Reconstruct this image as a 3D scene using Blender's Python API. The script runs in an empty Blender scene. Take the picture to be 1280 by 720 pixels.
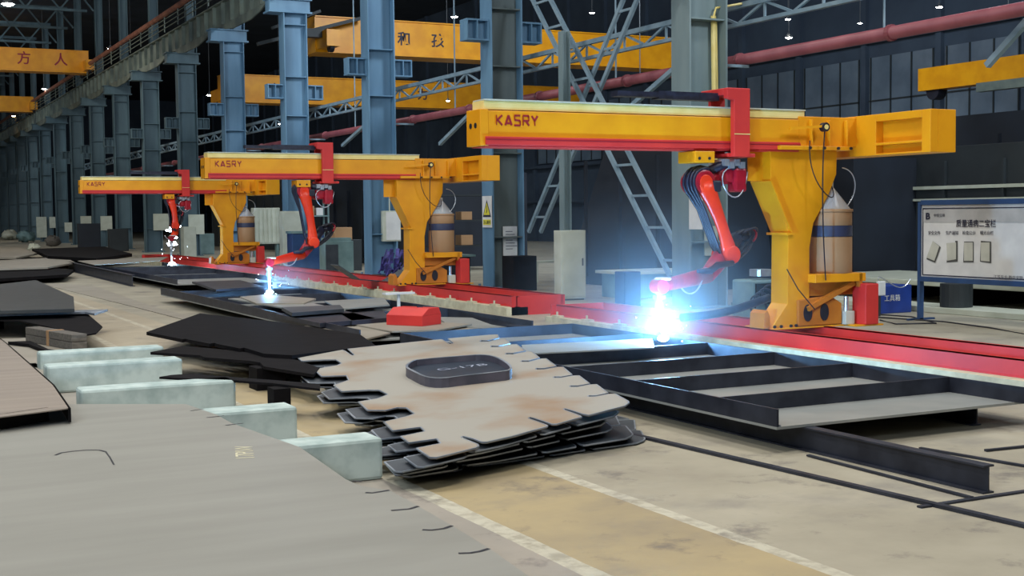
import bpy, math, random
from mathutils import Vector, Matrix
random.seed(7)
sc = bpy.context.scene
C = sc.collection
PI = math.pi

# ------------------------------------------------------------------ camera (45 mm, 1.75 m above the floor)
F = 1620.0; H = 1.75
yaw, pitch, roll = math.radians(27.0), math.radians(3.24), math.radians(-0.6)
ca, sa, cp, sp, cr, sr = math.cos(yaw), math.sin(yaw), math.cos(pitch), math.sin(pitch), math.cos(roll), math.sin(roll)
fw = Vector((sa*cp, ca*cp, -sp)); r0 = Vector((ca, -sa, 0)); u0 = Vector((sa*sp, ca*sp, cp))
rt = cr*r0 + sr*u0; up = -sr*r0 + cr*u0
cd = bpy.data.cameras.new('camera'); cam = bpy.data.objects.new('camera', cd); C.objects.link(cam)
cd.sensor_width = 36; cd.lens = F/1280*36; cd.clip_end = 500
m = Matrix.Identity(4)
for i in range(3):
    m[i][0] = rt[i]; m[i][1] = up[i]; m[i][2] = -fw[i]
m[2][3] = H
cam.matrix_world = m
sc.camera = cam

def ray(x, y): return fw + rt*((x-640)/F) + up*(-(y-360)/F)
def at(x, y, z):                      # measured point of the photo lying on a level surface of height z
    d = ray(x, y); t = (z-H)/d.z
    return Vector((d.x*t, d.y*t, z))
def atY(x, y, Y):                     # measured point lying in a vertical plane across the bay
    d = ray(x, y); t = Y/d.y
    return Vector((d.x*t, Y, H+d.z*t))
def atX(x, y, X):
    d = ray(x, y); t = X/d.x
    return Vector((X, d.y*t, H+d.z*t))

# ------------------------------------------------------------------ materials
def lin(c):
    c = c/255.0
    return c/12.92 if c <= .04045 else ((c+.055)/1.055)**2.4
def rgb(r, g, b): return (lin(r), lin(g), lin(b), 1)
def new_mat(name):
    M = bpy.data.materials.new(name); M.use_nodes = True
    return M, M.node_tree, M.node_tree.nodes['Principled BSDF']
def mat(name, c1, c2=None, rough=.5, metal=0, scale=3, stretch=(1, 1, 1), lo=.35, hi=.65, bump=0, detail=5, spec=.5):
    M, nt, b = new_mat(name)
    b.inputs['Roughness'].default_value = rough; b.inputs['Metallic'].default_value = metal
    b.inputs['Specular IOR Level'].default_value = spec
    if c2 is None:
        c2 = tuple(v*.8 for v in c1[:3])+(1,)
    tc = nt.nodes.new('ShaderNodeTexCoord'); mp = nt.nodes.new('ShaderNodeMapping')
    mp.inputs['Scale'].default_value = stretch
    nz = nt.nodes.new('ShaderNodeTexNoise'); nz.inputs['Scale'].default_value = scale; nz.inputs['Detail'].default_value = detail
    rp = nt.nodes.new('ShaderNodeValToRGB')
    rp.color_ramp.elements[0].position = lo; rp.color_ramp.elements[1].position = hi
    rp.color_ramp.elements[0].color = c2; rp.color_ramp.elements[1].color = c1
    nt.links.new(tc.outputs['Object'], mp.inputs[0]); nt.links.new(mp.outputs[0], nz.inputs['Vector'])
    nt.links.new(nz.outputs['Fac'], rp.inputs[0]); nt.links.new(rp.outputs[0], b.inputs['Base Color'])
    if bump:
        bp = nt.nodes.new('ShaderNodeBump'); bp.inputs['Strength'].default_value = bump; bp.inputs['Distance'].default_value = .01
        nt.links.new(nz.outputs['Fac'], bp.inputs['Height']); nt.links.new(bp.outputs[0], b.inputs['Normal'])
    return M
def emit(name, col, s):
    M, nt, b = new_mat(name)
    b.inputs['Base Color'].default_value = (0, 0, 0, 1)
    b.inputs['Emission Color'].default_value = col; b.inputs['Emission Strength'].default_value = s
    return M

YEL = mat('yellow_paint', rgb(234, 160, 14), rgb(220, 144, 10), .42, scale=2)
CREAM = mat('cream_paint', rgb(240, 222, 150), rgb(228, 205, 120), .45)
REDP = mat('red_beam_paint', rgb(212, 52, 44), rgb(194, 42, 40), .55, scale=2)
REDD = mat('dark_red_lettering', rgb(150, 20, 40), rgb(140, 18, 36), .5)
ORG = mat('robot_orange_red', rgb(236, 62, 22), rgb(214, 44, 18), .35)
CRIM = mat('robot_crimson', rgb(176, 22, 40), rgb(140, 14, 34), .35, scale=6)
BLK = mat('black_rubber', rgb(30, 32, 44), rgb(20, 22, 32), .5)
DKM = mat('dark_cable', rgb(38, 42, 60), rgb(22, 24, 38), .4, scale=14)
CHR = mat('bright_steel', rgb(205, 210, 215), rgb(170, 176, 184), .3, .7)
COL = mat('column_blue_paint', rgb(104, 142, 168), rgb(84, 122, 150), .55, scale=.9, stretch=(2, 2, .4))
COLG = mat('column_grey_paint', rgb(128, 146, 148), rgb(108, 128, 132), .55, scale=.9, stretch=(2, 2, .4))
COLW = mat('column_grey_green_paint', rgb(98, 108, 106), rgb(78, 90, 90), .6, scale=.9, stretch=(2, 2, .4))
COLD = mat('column_dimmed_paint', rgb(88, 112, 120), rgb(70, 92, 102), .6, scale=.9, stretch=(2, 2, .4))  # same column paint, colour darkened for the weaker light far down the row
GIRD = mat('runway_grey_green', rgb(122, 132, 120), rgb(84, 94, 90), .6, scale=1.2)
TRUS = mat('truss_paint', rgb(138, 160, 172), rgb(118, 142, 156), .55)
PIPE = mat('maroon_pipe_paint', rgb(150, 82, 88), rgb(128, 64, 72), .45, scale=2)
RUST = mat('rusty_rail', rgb(158, 104, 84), rgb(120, 74, 62), .6, scale=2)
TRAY = mat('dark_tray_steel', rgb(58, 62, 64), rgb(48, 52, 54), .5, .2, scale=3)
PLT = mat('grey_mill_plate', rgb(148, 147, 139), rgb(138, 137, 129), .48, .15, scale=1.2, stretch=(.5, 3, 1))
TAN = mat('tan_mill_plate', rgb(160, 153, 140), rgb(146, 139, 125), .5, .1, scale=1.4)
RSTP = mat('rust_marked_plate', rgb(158, 154, 144), rgb(146, 118, 90), .55, .1, scale=1.0, lo=.3, hi=.5)
GRY2 = mat('light_panel_plate', rgb(158, 160, 156), rgb(142, 146, 144), .42, .2, scale=2)
SCAL = mat('black_scale_steel', rgb(58, 62, 74), rgb(40, 43, 54), .45, .3, scale=4)
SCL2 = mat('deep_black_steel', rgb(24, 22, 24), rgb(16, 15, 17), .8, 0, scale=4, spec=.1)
SCLG = mat('slate_steel', rgb(74, 80, 86), rgb(58, 64, 72), .5, .2, scale=3)
EDGE = mat('bright_cut_edge', rgb(172, 180, 190), rgb(120, 130, 142), .4, .5)
BLOC = mat('pale_concrete_block', rgb(190, 204, 198), rgb(150, 168, 164), .8, scale=5, bump=.4, lo=.3, hi=.6)
GROUT = mat('beige_grout', rgb(206, 200, 170), rgb(176, 168, 140), .8, scale=5, bump=.3)
WOOD = mat('grey_timber', rgb(108, 102, 94), rgb(84, 80, 74), .8, scale=6, stretch=(1, 6, 6))
CARD = mat('brown_drum_board', rgb(172, 134, 96), rgb(158, 122, 86), .6, scale=1.5)
NAVY = mat('navy_band', rgb(56, 62, 88), rgb(46, 52, 78), .5)
WHT = mat('white_paper', rgb(222, 222, 218), rgb(206, 206, 204), .7)
CABW = mat('pale_cabinet_paint', rgb(198, 202, 186), rgb(184, 188, 170), .5)
BLUB = mat('blue_box_paint', rgb(34, 66, 150), rgb(26, 52, 126), .45)
FRAM = mat('board_frame_blue', rgb(44, 74, 118), rgb(36, 62, 100), .45)
DARK = mat('dark_steel_hulk', rgb(30, 38, 50), rgb(20, 26, 36), .6, scale=.7)
DRK2 = mat('dark_green_hulk', rgb(48, 55, 58), rgb(32, 38, 42), .6, scale=.7)
GREN = mat('machine_grey_green', rgb(120, 146, 144), rgb(100, 126, 126), .5)
INK = mat('dark_ink', rgb(40, 40, 60), rgb(36, 36, 54), .6)
INKB = mat('grey_ink', rgb(96, 98, 108), rgb(90, 92, 100), .6)
SIGY = mat('sign_yellow', rgb(226, 216, 60), rgb(216, 206, 56), .5)
CHAL = mat('chalk', rgb(206, 200, 170), rgb(190, 184, 156), .9)
CHLB = mat('faint_chalk', rgb(150, 156, 170), rgb(120, 128, 150), .9)
PURP = mat('violet_lit_scrap', rgb(84, 78, 160), rgb(44, 42, 90), .6, scale=9)  # heap colour with the violet arc light mixed into it
WALLM = mat('dark_cladding', rgb(66, 80, 96), rgb(54, 66, 82), .8, scale=.5)
ROOFM = mat('dark_roof', rgb(46, 56, 70), rgb(34, 42, 54), .9, scale=.4)
WINM = mat('dusty_window_glass', rgb(112, 128, 142), rgb(86, 102, 118), .35, scale=.6)
LAMP = emit('lamp_lens', (1, .96, .88, 1), 60)
LAMPO = emit('warm_lamp_lens', (1, .55, .25, 1), 40)
ARCM = emit('arc_light', (.55, .9, 1, 1), 60)
SPRK = emit('hot_spatter', (.72, .86, 1, 1), 18)
GREYH = mat('lamp_housing', rgb(90, 95, 100), None, .5)

def clear_mat():
    M, nt, b = new_mat('clear_plastic')
    b.inputs['Base Color'].default_value = (.9, .93, .95, 1); b.inputs['Roughness'].default_value = .15
    b.inputs['Alpha'].default_value = .42
    return M
CLR = clear_mat()

def floor_mat():
    M, nt, b = new_mat('workshop_floor')
    N = nt.nodes.new; L = nt.links.new
    tc = N('ShaderNodeTexCoord'); sx = N('ShaderNodeSeparateXYZ'); L(tc.outputs['Object'], sx.inputs[0])
    def noise(scale, det=6, st=(1, 1, 1), rgh=.6):
        mp = N('ShaderNodeMapping'); mp.inputs['Scale'].default_value = st
        n = N('ShaderNodeTexNoise'); n.inputs['Scale'].default_value = scale; n.inputs['Detail'].default_value = det
        n.inputs['Roughness'].default_value = rgh
        L(tc.outputs['Object'], mp.inputs[0]); L(mp.outputs[0], n.inputs['Vector']); return n.outputs['Fac']
    def ramp(v, stops):
        r = N('ShaderNodeValToRGB'); e = r.color_ramp.elements
        e[0].position, e[0].color = stops[0]; e[1].position, e[1].color = stops[-1]
        for p, c in stops[1:-1]:
            k = e.new(p); k.color = c
        L(v, r.inputs[0]); return r.outputs[0]
    def mix(f, a, bb):
        x = N('ShaderNodeMix'); x.data_type = 'RGBA'
        L(f, x.inputs[0])
        for s, v in ((6, a), (7, bb)):
            if isinstance(v, tuple): x.inputs[s].default_value = v
            else: L(v, x.inputs[s])
        return x.outputs[2]
    def math_(op, a, v2, v3=None):
        x = N('ShaderNodeMath'); x.operation = op
        if hasattr(a, 'links'): L(a, x.inputs[0])
        else: x.inputs[0].default_value = a
        if hasattr(v2, 'links'): L(v2, x.inputs[1])
        else: x.inputs[1].default_value = v2
        if v3 is not None: x.inputs[2].default_value = v3
        return x.outputs[0]
    def band(lo, hi):
        return math_('MULTIPLY', math_('GREATER_THAN', xs, lo), math_('LESS_THAN', xs, hi))
    xs = math_('ADD', sx.outputs[0], math_('MULTIPLY', noise(3), .03))
    base = ramp(noise(.9), [(.3, rgb(146, 139, 122)), (.5, rgb(162, 155, 136)), (.7, rgb(174, 167, 148))])
    yel = ramp(noise(1.1), [(.3, rgb(152, 138, 110)), (.7, rgb(176, 158, 118))])
    c = mix(band(3.24, 4.16), base, yel)
    c = mix(band(-20, 3.12), c, ramp(noise(1.3), [(.35, rgb(146, 140, 130)), (.65, rgb(160, 152, 140))]))
    c = mix(math_('MULTIPLY', math_('LESS_THAN', xs, 4.6), math_('GREATER_THAN', sx.outputs[1], 14.5)), c, ramp(noise(.8), [(.35, rgb(160, 148, 126)), (.65, rgb(178, 166, 142))]))
    wl = math_('ADD', band(3.12, 3.24), band(4.16, 4.26))
    wl = math_('MULTIPLY', wl, ramp(noise(9), [(.38, (.05, .05, .05, 1)), (.55, (.62, .62, .62, 1))]))
    c = mix(wl, c, rgb(206, 202, 182))
    st = ramp(noise(.55, 8, (1, 1.4, 1), .65), [(.54, (0, 0, 0, 1)), (.66, (.45, .45, .45, 1))])
    c = mix(st, c, rgb(112, 108, 106))
    sc_ = ramp(noise(1.7, 9, (1, 1, 1), .72), [(.56, (0, 0, 0, 1)), (.68, (.7, .7, .7, 1))])
    c = mix(sc_, c, rgb(96, 90, 88))
    L(c, b.inputs['Base Color'])
    b.inputs['Roughness'].default_value = .55
    bp = N('ShaderNodeBump'); bp.inputs['Strength'].default_value = .25; bp.inputs['Distance'].default_value = .01
    L(noise(6, 8), bp.inputs['Height']); L(bp.outputs[0], b.inputs['Normal'])
    return M
FLO = floor_mat()

# ------------------------------------------------------------------ mesh helpers
def wpos(o):
    v = Vector((0, 0, 0))
    while o is not None:
        v += o.location; o = o.parent
    return v
class MB:
    def __init__(s): s.v = []; s.f = []
    def add(s, vs, fs):
        n = len(s.v); s.v += [tuple(v) for v in vs]; s.f += [tuple(i+n for i in f) for f in fs]; return s
    def box(s, x0, x1, y0, y1, z0, z1, M=None):
        vs = [Vector((x, y, z)) for z in (z0, z1) for x, y in ((x0, y0), (x1, y0), (x1, y1), (x0, y1))]
        if M: vs = [M @ v for v in vs]
        return s.add(vs, [(3, 2, 1, 0), (4, 5, 6, 7), (0, 1, 5, 4), (1, 2, 6, 5), (2, 3, 7, 6), (3, 0, 4, 7)])
    def bar(s, p, q, w, h, upv=(0, 0, 1)):      # square bar between two points
        p, q = Vector(p), Vector(q); d = (q-p).normalized(); u = Vector(upv)
        if abs(d.dot(u)) > .98: u = Vector((0, 1, 0))
        a = d.cross(u).normalized()*w/2; b = a.cross(d).normalized()*h/2
        vs = [e+i*a+j*b for e in (p, q) for i, j in ((-1, -1), (1, -1), (1, 1), (-1, 1))]
        return s.add(vs, [(0, 1, 2, 3), (7, 6, 5, 4), (0, 4, 5, 1), (1, 5, 6, 2), (2, 6, 7, 3), (3, 7, 4, 0)])
    def tube(s, pts, r, n=10, sq=1.0, side=(0, 1, 0)):   # tapered tube; sq squashes it along 'side'
        pts = [Vector(p) for p in pts]; rs = r if isinstance(r, (list, tuple)) else [r]*len(pts)
        rings = []
        ref = Vector(side)
        for i, p in enumerate(pts):
            d = (pts[min(i+1, len(pts)-1)]-pts[max(i-1, 0)]).normalized()
            rf = ref if abs(d.dot(ref)) < .95 else Vector((1, 0, 0)) if abs(d.x) < .9 else Vector((0, 0, 1))
            a = (rf-d*rf.dot(d)).normalized(); b = d.cross(a)
            rings.append([p+rs[i]*(math.cos(t)*a*sq+math.sin(t)*b) for t in (2*PI*k/n for k in range(n))])
        vs = [v for g in rings for v in g]; fs = []
        for i in range(len(pts)-1):
            for k in range(n):
                k2 = (k+1) % n
                fs.append((i*n+k, i*n+k2, (i+1)*n+k2, (i+1)*n+k))
        fs.append(tuple(reversed(range(n)))); fs.append(tuple(range((len(pts)-1)*n, len(pts)*n)))
        return s.add(vs, fs)
    def cyl(s, p, q, r, n=20): return s.tube([p, q], r, n)
    def prism(s, pts, z0, z1):                      # outline in plan
        n = len(pts)
        vs = [(x, y, z0) for x, y in pts]+[(x, y, z1) for x, y in pts]
        return s.add(vs, [tuple(reversed(range(n))), tuple(range(n, 2*n))]+[(i, (i+1) % n, n+(i+1) % n, n+i) for i in range(n)])
    def slab(s, pts, y0, y1):                       # outline in elevation (x, z), thickness along y
        n = len(pts)
        vs = [(x, y0, z) for x, z in pts]+[(x, y1, z) for x, z in pts]
        return s.add(vs, [tuple(range(n)), tuple(reversed(range(n, 2*n)))]+[(i, n+i, n+(i+1) % n, (i+1) % n) for i in range(n)])
    def lathe(s, prof, c, n=32):                    # profile of (r, z) turned about the upright through c
        c = Vector(c); vs = []
        for r, z in prof:
            vs += [(c.x+r*math.cos(2*PI*k/n), c.y+r*math.sin(2*PI*k/n), c.z+z) for k in range(n)]
        fs = [(i*n+k, i*n+(k+1) % n, (i+1)*n+(k+1) % n, (i+1)*n+k) for i in range(len(prof)-1) for k in range(n)]
        fs += [tuple(reversed(range(n))), tuple(range((len(prof)-1)*n, len(prof)*n))]
        return s.add(vs, fs)
    def ball(s, c, r, n=12, sz=1):
        pf = [(max(r*math.sin(PI*k/n), .0005), -r*sz*math.cos(PI*k/n)) for k in range(n+1)]
        return s.lathe(pf, c, n*2)
    def build(s, name, M, parent=None, bevel=0, smooth=False, loc=None):
        if parent is not None: org = wpos(parent)
        elif loc is not None: org = Vector(loc)
        else:
            xs, ys, zs = zip(*s.v)
            org = Vector(((min(xs)+max(xs))/2, (min(ys)+max(ys))/2, min(zs)))
        me = bpy.data.meshes.new(name)
        me.from_pydata([tuple(Vector(v)-org) for v in s.v], [], s.f)
        me.materials.append(M); me.update()
        o = bpy.data.objects.new(name, me); C.objects.link(o)
        if parent is not None: o.parent = parent
        else: o.location = org
        if smooth:
            for p in me.polygons: p.use_smooth = len(p.vertices) <= 4
        if bevel:
            b = o.modifiers.new('bevel', 'BEVEL'); b.width = bevel; b.segments = 2; b.limit_method = 'ANGLE'
        return o
def tag(o, label=None, cat=None, group=None, kind=None):
    if label: o['label'] = label
    if cat: o['category'] = cat
    if group: o['group'] = group
    if kind: o['kind'] = kind
    return o
def root(name, loc, label, cat, group=None):
    o = bpy.data.objects.new(name, None); C.objects.link(o); o.location = loc; o.empty_display_size = .1
    return tag(o, label, cat, group)
def lab(o, t): o['label'] = t; return o
def copy_tree(o, parent=None):
    c = o.copy(); C.objects.link(c)
    c.parent = parent
    for ch in o.children: copy_tree(ch, c)
    return c
def writing(name, s, size, M, parent, p, xdir, updir, depth=.004, align='LEFT', sx=1.0, bold=0):
    cu = bpy.data.curves.new(name, 'FONT'); cu.body = s; cu.size = size; cu.extrude = depth/2; cu.align_x = align; cu.offset = bold
    cu.resolution_u = 3
    t = bpy.data.objects.new(name, cu); C.objects.link(t)
    bpy.context.view_layer.update()
    dg = bpy.context.evaluated_depsgraph_get()
    me = bpy.data.meshes.new_from_object(t.evaluated_get(dg))
    bpy.data.objects.remove(t)
    X = Vector(xdir).normalized(); U = Vector(updir).normalized(); Z = X.cross(U)
    off = Vector(p)-wpos(parent)
    Mx = Matrix(((X.x*sx, U.x, Z.x, off.x), (X.y*sx, U.y, Z.y, off.y), (X.z*sx, U.z, Z.z, off.z), (0, 0, 0, 1)))
    me.transform(Mx); me.materials.clear(); me.materials.append(M)
    o = bpy.data.objects.new(name, me); C.objects.link(o); o.parent = parent
    return o
def each(name, L, M, parent, **k):            # every piece a part of its own
    return [g.build(name, M, parent, **k) for g in L]
def struct(o): o['kind'] = 'structure'; return o

# ------------------------------------------------------------------ the building
struct(MB().box(-14, 60, -6, 172, -.3, 0).build('floor', FLO, loc=(0, 0, 0)))
struct(MB().box(-14, 60, -6, 172, 17, 17.3).build('ceiling', ROOFM))
struct(MB().box(-14.3, -14, -6, 172, 0, 17).build('wall_left', WALLM))
struct(MB().box(-14, 60, 172, 172.3, 0, 17).build('wall_far', WALLM))
struct(MB().box(-14, 60, -6.3, -6, 0, 17).build('wall_near', WALLM))
w = MB().box(40, 40.3, -6, 172, 0, 17)
for i in range(40):
    y = i*4.4
    w.box(39.8, 40, y-.15, y+.15, 0, 17)
for z in (2.5, 4.7, 9.0, 12.0): w.box(39.7, 39.8, -6, 172, z, z+.15)
struct(w.build('wall_right', WALLM))
n = 0
for i in range(7, 17):                               # high window bands of the far side wall
    n += 1; y = i*4.4
    f = struct(MB().box(39.9, 39.99, y+.3, y+4.1, 5.0, 8.4).build('window_%d' % n, WINM))
    fr = MB()
    for k in range(4): fr.box(39.85, 39.9, y+.3+k*1.22, y+.36+k*1.22, 5.0, 8.4)
    fr.box(39.85, 39.9, y+.3, y+4.1, 6.5, 6.56)
    fr.build('window_frame', DRK2, f)

k_ = 0
for y in [19.8+8.1*q for q in range(17)]:
    k_ += 1
    g = MB().box(-14, 13.6, y-.1, y+.1, 15.9, 16.1).box(-14, 13.6, y-.1, y+.1, 14.6, 14.75)
    for q in range(14): g.bar((-14+2*q, y, 14.7), (-13+2*q, y, 15.95), .1, .1).bar((-13+2*q, y, 15.95), (-12+2*q, y, 14.7), .1, .1)
    struct(g.build('trim_%d' % k_, COLD))
# ------------------------------------------------------------------ column row
def column_mesh(o_root, top, mt, dx=0, dy=0):
    x, y, _ = o_root.location
    f1 = MB().box(x-.42, x-.385, y-.29, y+.29, .03, top).build('flange', mt, o_root)
    f2 = MB().box(x+.385, x+.42, y-.29, y+.29, .03, top).build('flange', mt, o_root)
    w = MB().box(x-.385, x+.385, y-.02, y+.02, .03, top)
    for z in (1.2, 3.2, 5.25, 6.6, 8.4):
        w.box(x-.385, x+.385, y-.25, y+.25, z, z+.03)
    w.build('web', COLW if abs(y-27.9) < .1 else mt, o_root)
    b = MB().box(x-.55, x+.55, y-.42, y+.42, 0, .03)
    for sx in (-1, 1):
        for sy in (-1, 1): b.cyl((x+sx*.48, y+sy*.36, .03), (x+sx*.48, y+sy*.36, .09), .03, 6)
    b.build('base_plate', mt, o_root)
    for s in (-1, 1):
        br = MB()
        x0, x1 = (x-1.0, x-.42) if s < 0 else (x+.42, x+1.0)
        br.box(x0, x1, y-.2, y+.2, 5.85, 5.89); br.box(x0, x1, y-.2, y+.2, 6.31, 6.35); br.box(x0, x1, y-.02, y+.02, 5.89, 6.31)
        for k in (0.02, .3, .56):
            xx = x+s*(.42+k)
            br.box(xx-.015, xx+.015, y-.2, y+.2, 5.89, 6.31)
        br.build('bracket', mt, o_root)
CX = 14.0; CY = [19.8+8.1*k for k in range(16)]
clab = ['grey blue steel column behind the near robot, with a pale pipe up its web',
        'steel column left of the bare white post, with a yellow triangle warning sign on its edge',
        'bright blue steel column behind the middle of the second gantry beam, white box on its foot',
        'blue steel column right of the cap of the second robot, dark cabinet machines at its foot',
        'blue steel column just left of where the second gantry beam starts its lettering',
        'dull blue steel column behind the column of the third gantry',
        'dull steel column behind the third robot hanging from the farthest gantry',
        'dull steel column with a grey notice, first one left of the third robot']
for k, y in enumerate(CY):
    mt = COLG if k == 0 else COL if k < 5 else COLD
    nm = clab[k] if k < len(clab) else 'distant dull steel column, number %s counted from the far end of the row' % (['one','two','three','four','five','six','seven','eight'][15-k])
    r = root('steel_column', (CX, y, 0), nm, 'column', 'row of steel columns behind the gantries')
    column_mesh(r, 8.8 if k > 2 else 15, mt)
    if k > 2:
        h = MB().box(CX-.95, CX+.6, y-.35, y+.35, 8.8, 8.86).box(CX-.95, CX+.6, y-.35, y+.35, 9.25, 9.3).box(CX-.9, CX+.55, y-.25, y+.25, 8.86, 9.25)
        h.build('head_bracket', mt, r)
        MB().box(CX+.05, CX+.09, y-.2, y+.2, 9.3, 17).box(CX+.45, CX+.49, y-.2, y+.2, 9.3, 17).box(CX+.09, CX+.45, y-.02, y+.02, 9.3, 17).build('upper_shaft', mt, r)

# crane runway on the column heads
r = root('crane_runway', (13.4, 44, 9.3), 'grey green crane runway girder with rust red rail on the column heads', 'crane runway')
g = MB(); y0, y1 = 44.0, 146.0
g.box(13.36, 13.4, y0, y1, 9.3, 10.15); g.box(13.2, 13.6, y0, y1, 10.15, 10.2)
for i in range(int((y1-y0)/1.35)):
    yy = y0+i*1.35
    g.box(13.22, 13.36, yy, yy+.05, 9.3, 10.15)
g.build('girder', GIRD, r)
g = MB()
for i in range(int((y1-y0)/8.1)+1):                  # deeper curved haunches between the columns
    yy = CY[3]+8.1*i-4.05
    pts = [(-4.0, 9.3), (-3.2, 9.28), (-2.4, 9.1), (-1.2, 8.98), (1.2, 8.98), (2.4, 9.1), (3.2, 9.28), (4.0, 9.3)]
    vs = [(13.3, yy+a, b) for a, b in pts]+[(13.36, yy+a, b) for a, b in pts]; nn = len(pts)
    g.add(vs, [tuple(range(nn)), tuple(reversed(range(nn, 2*nn)))]+[(q, nn+q, nn+(q+1) % nn, (q+1) % nn) for q in range(nn)])
g.build('haunch', GIRD, r)
g = MB()
for z in (10.35, 10.55, 10.75): g.box(13.05, 13.08, y0, y1, z, z+.03)
for i in range(int((y1-y0)/2.7)): g.box(13.05, 13.09, y0+i*2.7, y0+i*2.7+.06, 10.2, 11.0)
g.build('walkway_railing', GIRD, r)
MB().tube([(13.1, y0, 11.02), (13.1, y1, 11.02)], .13, 10).build('conductor_rail', RUST, r)

# lattice truss tied along the back of the columns
r = root('lattice_truss', (14.95, 14, 5.2), 'pale blue lattice truss running level behind the steel columns above the maroon pipe', 'truss')
ys = 13.5; L_ = 84
MB().box(14.9, 15.0, ys, ys+L_, 5.55, 5.65).build('top_chord', TRUS, r)
MB().box(14.9, 15.0, ys, ys+L_, 5.22, 5.29).build('bottom_chord', TRUS, r)
g = MB(); k = 0; y = ys
while y < ys+L_-1:
    g.bar((14.95, y, 5.27), (14.95, y+.8, 5.58), .045, .045); g.bar((14.95, y+.8, 5.58), (14.95, y+1.6, 5.27), .045, .045)
    g.box(14.93, 14.97, y+.78, y+.82, 5.27, 5.58); y += 1.6
g.build('web_member', TRUS, r)
r = root('wall_pipe', (15.1, 14, 4.6), 'thick maroon pipe running level behind the columns below the lattice truss', 'pipe')
MB().tube([(15.1, 10, 4.62), (15.1, 98, 4.62)], .105, 14).build('pipe', PIPE, r, smooth=True)
each('flange_ring', [MB().tube([(15.1, y, 4.62), (15.1, y+.08, 4.62)], .135, 14) for y in range(12, 96, 4)], PIPE, r)
each('bracket', [MB().box(14.42, 15.1, y-.04, y+.04, 4.45, 4.5) for y in CY[:10]], TRUS, r)
each('hanger_rod', [MB().cyl((15.1, y, 4.72), (15.1, y, 9), .02, 6) for y in (16.2, 24.5, 33, 41)], TRUS, r)

# laced diagonal braces between the first two columns
def ladder(name, label, a, b, off, y_plane=None):
    r = root(name, a, label, 'brace', 'laced cross braces between the two nearest columns')
    a, b, off = Vector(a), Vector(b), Vector(off)
    MB().bar(a, b, .07, .09).build('chord', TRUS, r)
    MB().bar(a+off, b+off, .07, .09).build('chord', TRUS, r)
    n = max(2, int((b-a).length/.85))
    for i in range(n):
        t = (i+.5)/n; p = a.lerp(b, t); MB().bar(p, p+off, .04, .05).build('rung', TRUS, r)
PX = 14.25
def br(px, py): return atX(px, py, PX)
a1, b1 = br(838, 346), br(661, -10)
ladder('diagonal_brace', 'laced ladder-like brace leaning down to the right, its foot left of the near grey column', (PX, a1.y, a1.z), (PX, b1.y, b1.z), (0, -.75, .0))
a2, b2 = br(654, 290), br(775, -10)
ladder('diagonal_brace', 'laced brace leaning down to the left, its foot beside the column with warning sign', (PX+.15, a2.y, a2.z), (PX+.15, b2.y, b2.z), (0, -.6, .0))
for (x0, y0_, x1, y1_, Xp, t) in [(790, 132, 850, 80, 14.6, 'thin pale strut rising to the near column right of the crossing ladder braces'),
                          (550, 180, 590, 140, 14.6, 'thin pale strut rising right, just left of the near beam end plate'),
                          (428, 182, 458, 155, 14.6, 'thin pale strut rising right towards the bright blue column'),
                          (1234, 82, 1284, 26, 15.4, 'thin pale strut rising to the top right corner over the whiteboard')]:
    p, q = atX(x0, y0_, Xp), atX(x1, y1_, Xp)
    tag(MB().bar(p, q, .09, .09).build('steel_strut', TRUS), t, 'strut', 'short pale struts')
# bare post and its cabinet
p = at(711, 372, 0)
r = root('steel_post', (13.9, 24.7, 0), 'bare pale vertical post rising behind the beige cabinet between two columns', 'post')
g = MB().box(13.82, 13.85, 24.6, 24.8, 0, 5.7).box(13.98, 14.01, 24.6, 24.8, 0, 5.7).box(13.85, 13.98, 24.69, 24.71, 0, 5.7)
g.build('shaft', COLG, r); MB().box(13.7, 14.12, 24.5, 24.9, 0, .02).build('base_plate', COLG, r)
r = root('tall_cabinet', (13.05, 23.0, 0), 'tall plain beige cabinet at the foot of the bare post', 'cabinet')
MB().box(12.76, 13.34, 22.85, 23.15, .03, 1.42).build('body', CABW, r, .01)
MB().box(12.79, 13.31, 22.835, 22.85, .08, 1.38).build('door', CABW, r, .004)
MB().box(13.24, 13.26, 22.81, 22.835, .7, .85).build('handle', GREYH, r); MB().box(12.8, 13.3, 22.87, 23.13, 0, .03).build('plinth', GREYH, r)

# things on the columns
g = root('drain_pipe', (14.1, 19.72, .9), 'pale slim pipe run up the web of the near grey column', 'pipe')
MB().tube([(14.3, 19.7, 2.3), (14.28, 19.7, 3.2), (14.3, 19.7, 3.7)], .035, 8).build('lower_run', CREAM, g)
MB().tube([(14.26, 19.7, 3.7), (14.24, 19.7, 5.35)], .05, 8).tube([(14.33, 19.7, 3.7), (14.3, 19.7, 5.3)], .02, 8).build('upper_run', CREAM, g)
MB().tube([(14.25, 19.7, 5.35), (14.3, 19.7, 5.5), (14.9, 19.72, 5.62)], .02, 8).build('elbow', CREAM, g)
MB().tube([(14.3, 19.7, 1.55), (14.3, 19.7, 2.3)], .03, 8).build('foot_run', CREAM, g)
tag(MB().box(13.55, 13.57, 19.1, 19.5, 1.45, 2.3).build('notice_sheet', WHT, bevel=.003), 'cream notice sheet with faint lines on the left edge of the near grey column', 'notice')
tag(MB().box(14.05, 14.36, 19.72, 19.75, .95, 1.5).build('junction_box', CABW, bevel=.01), 'cream junction box on the web of the near grey column beside the robot elbow', 'box')
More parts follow.
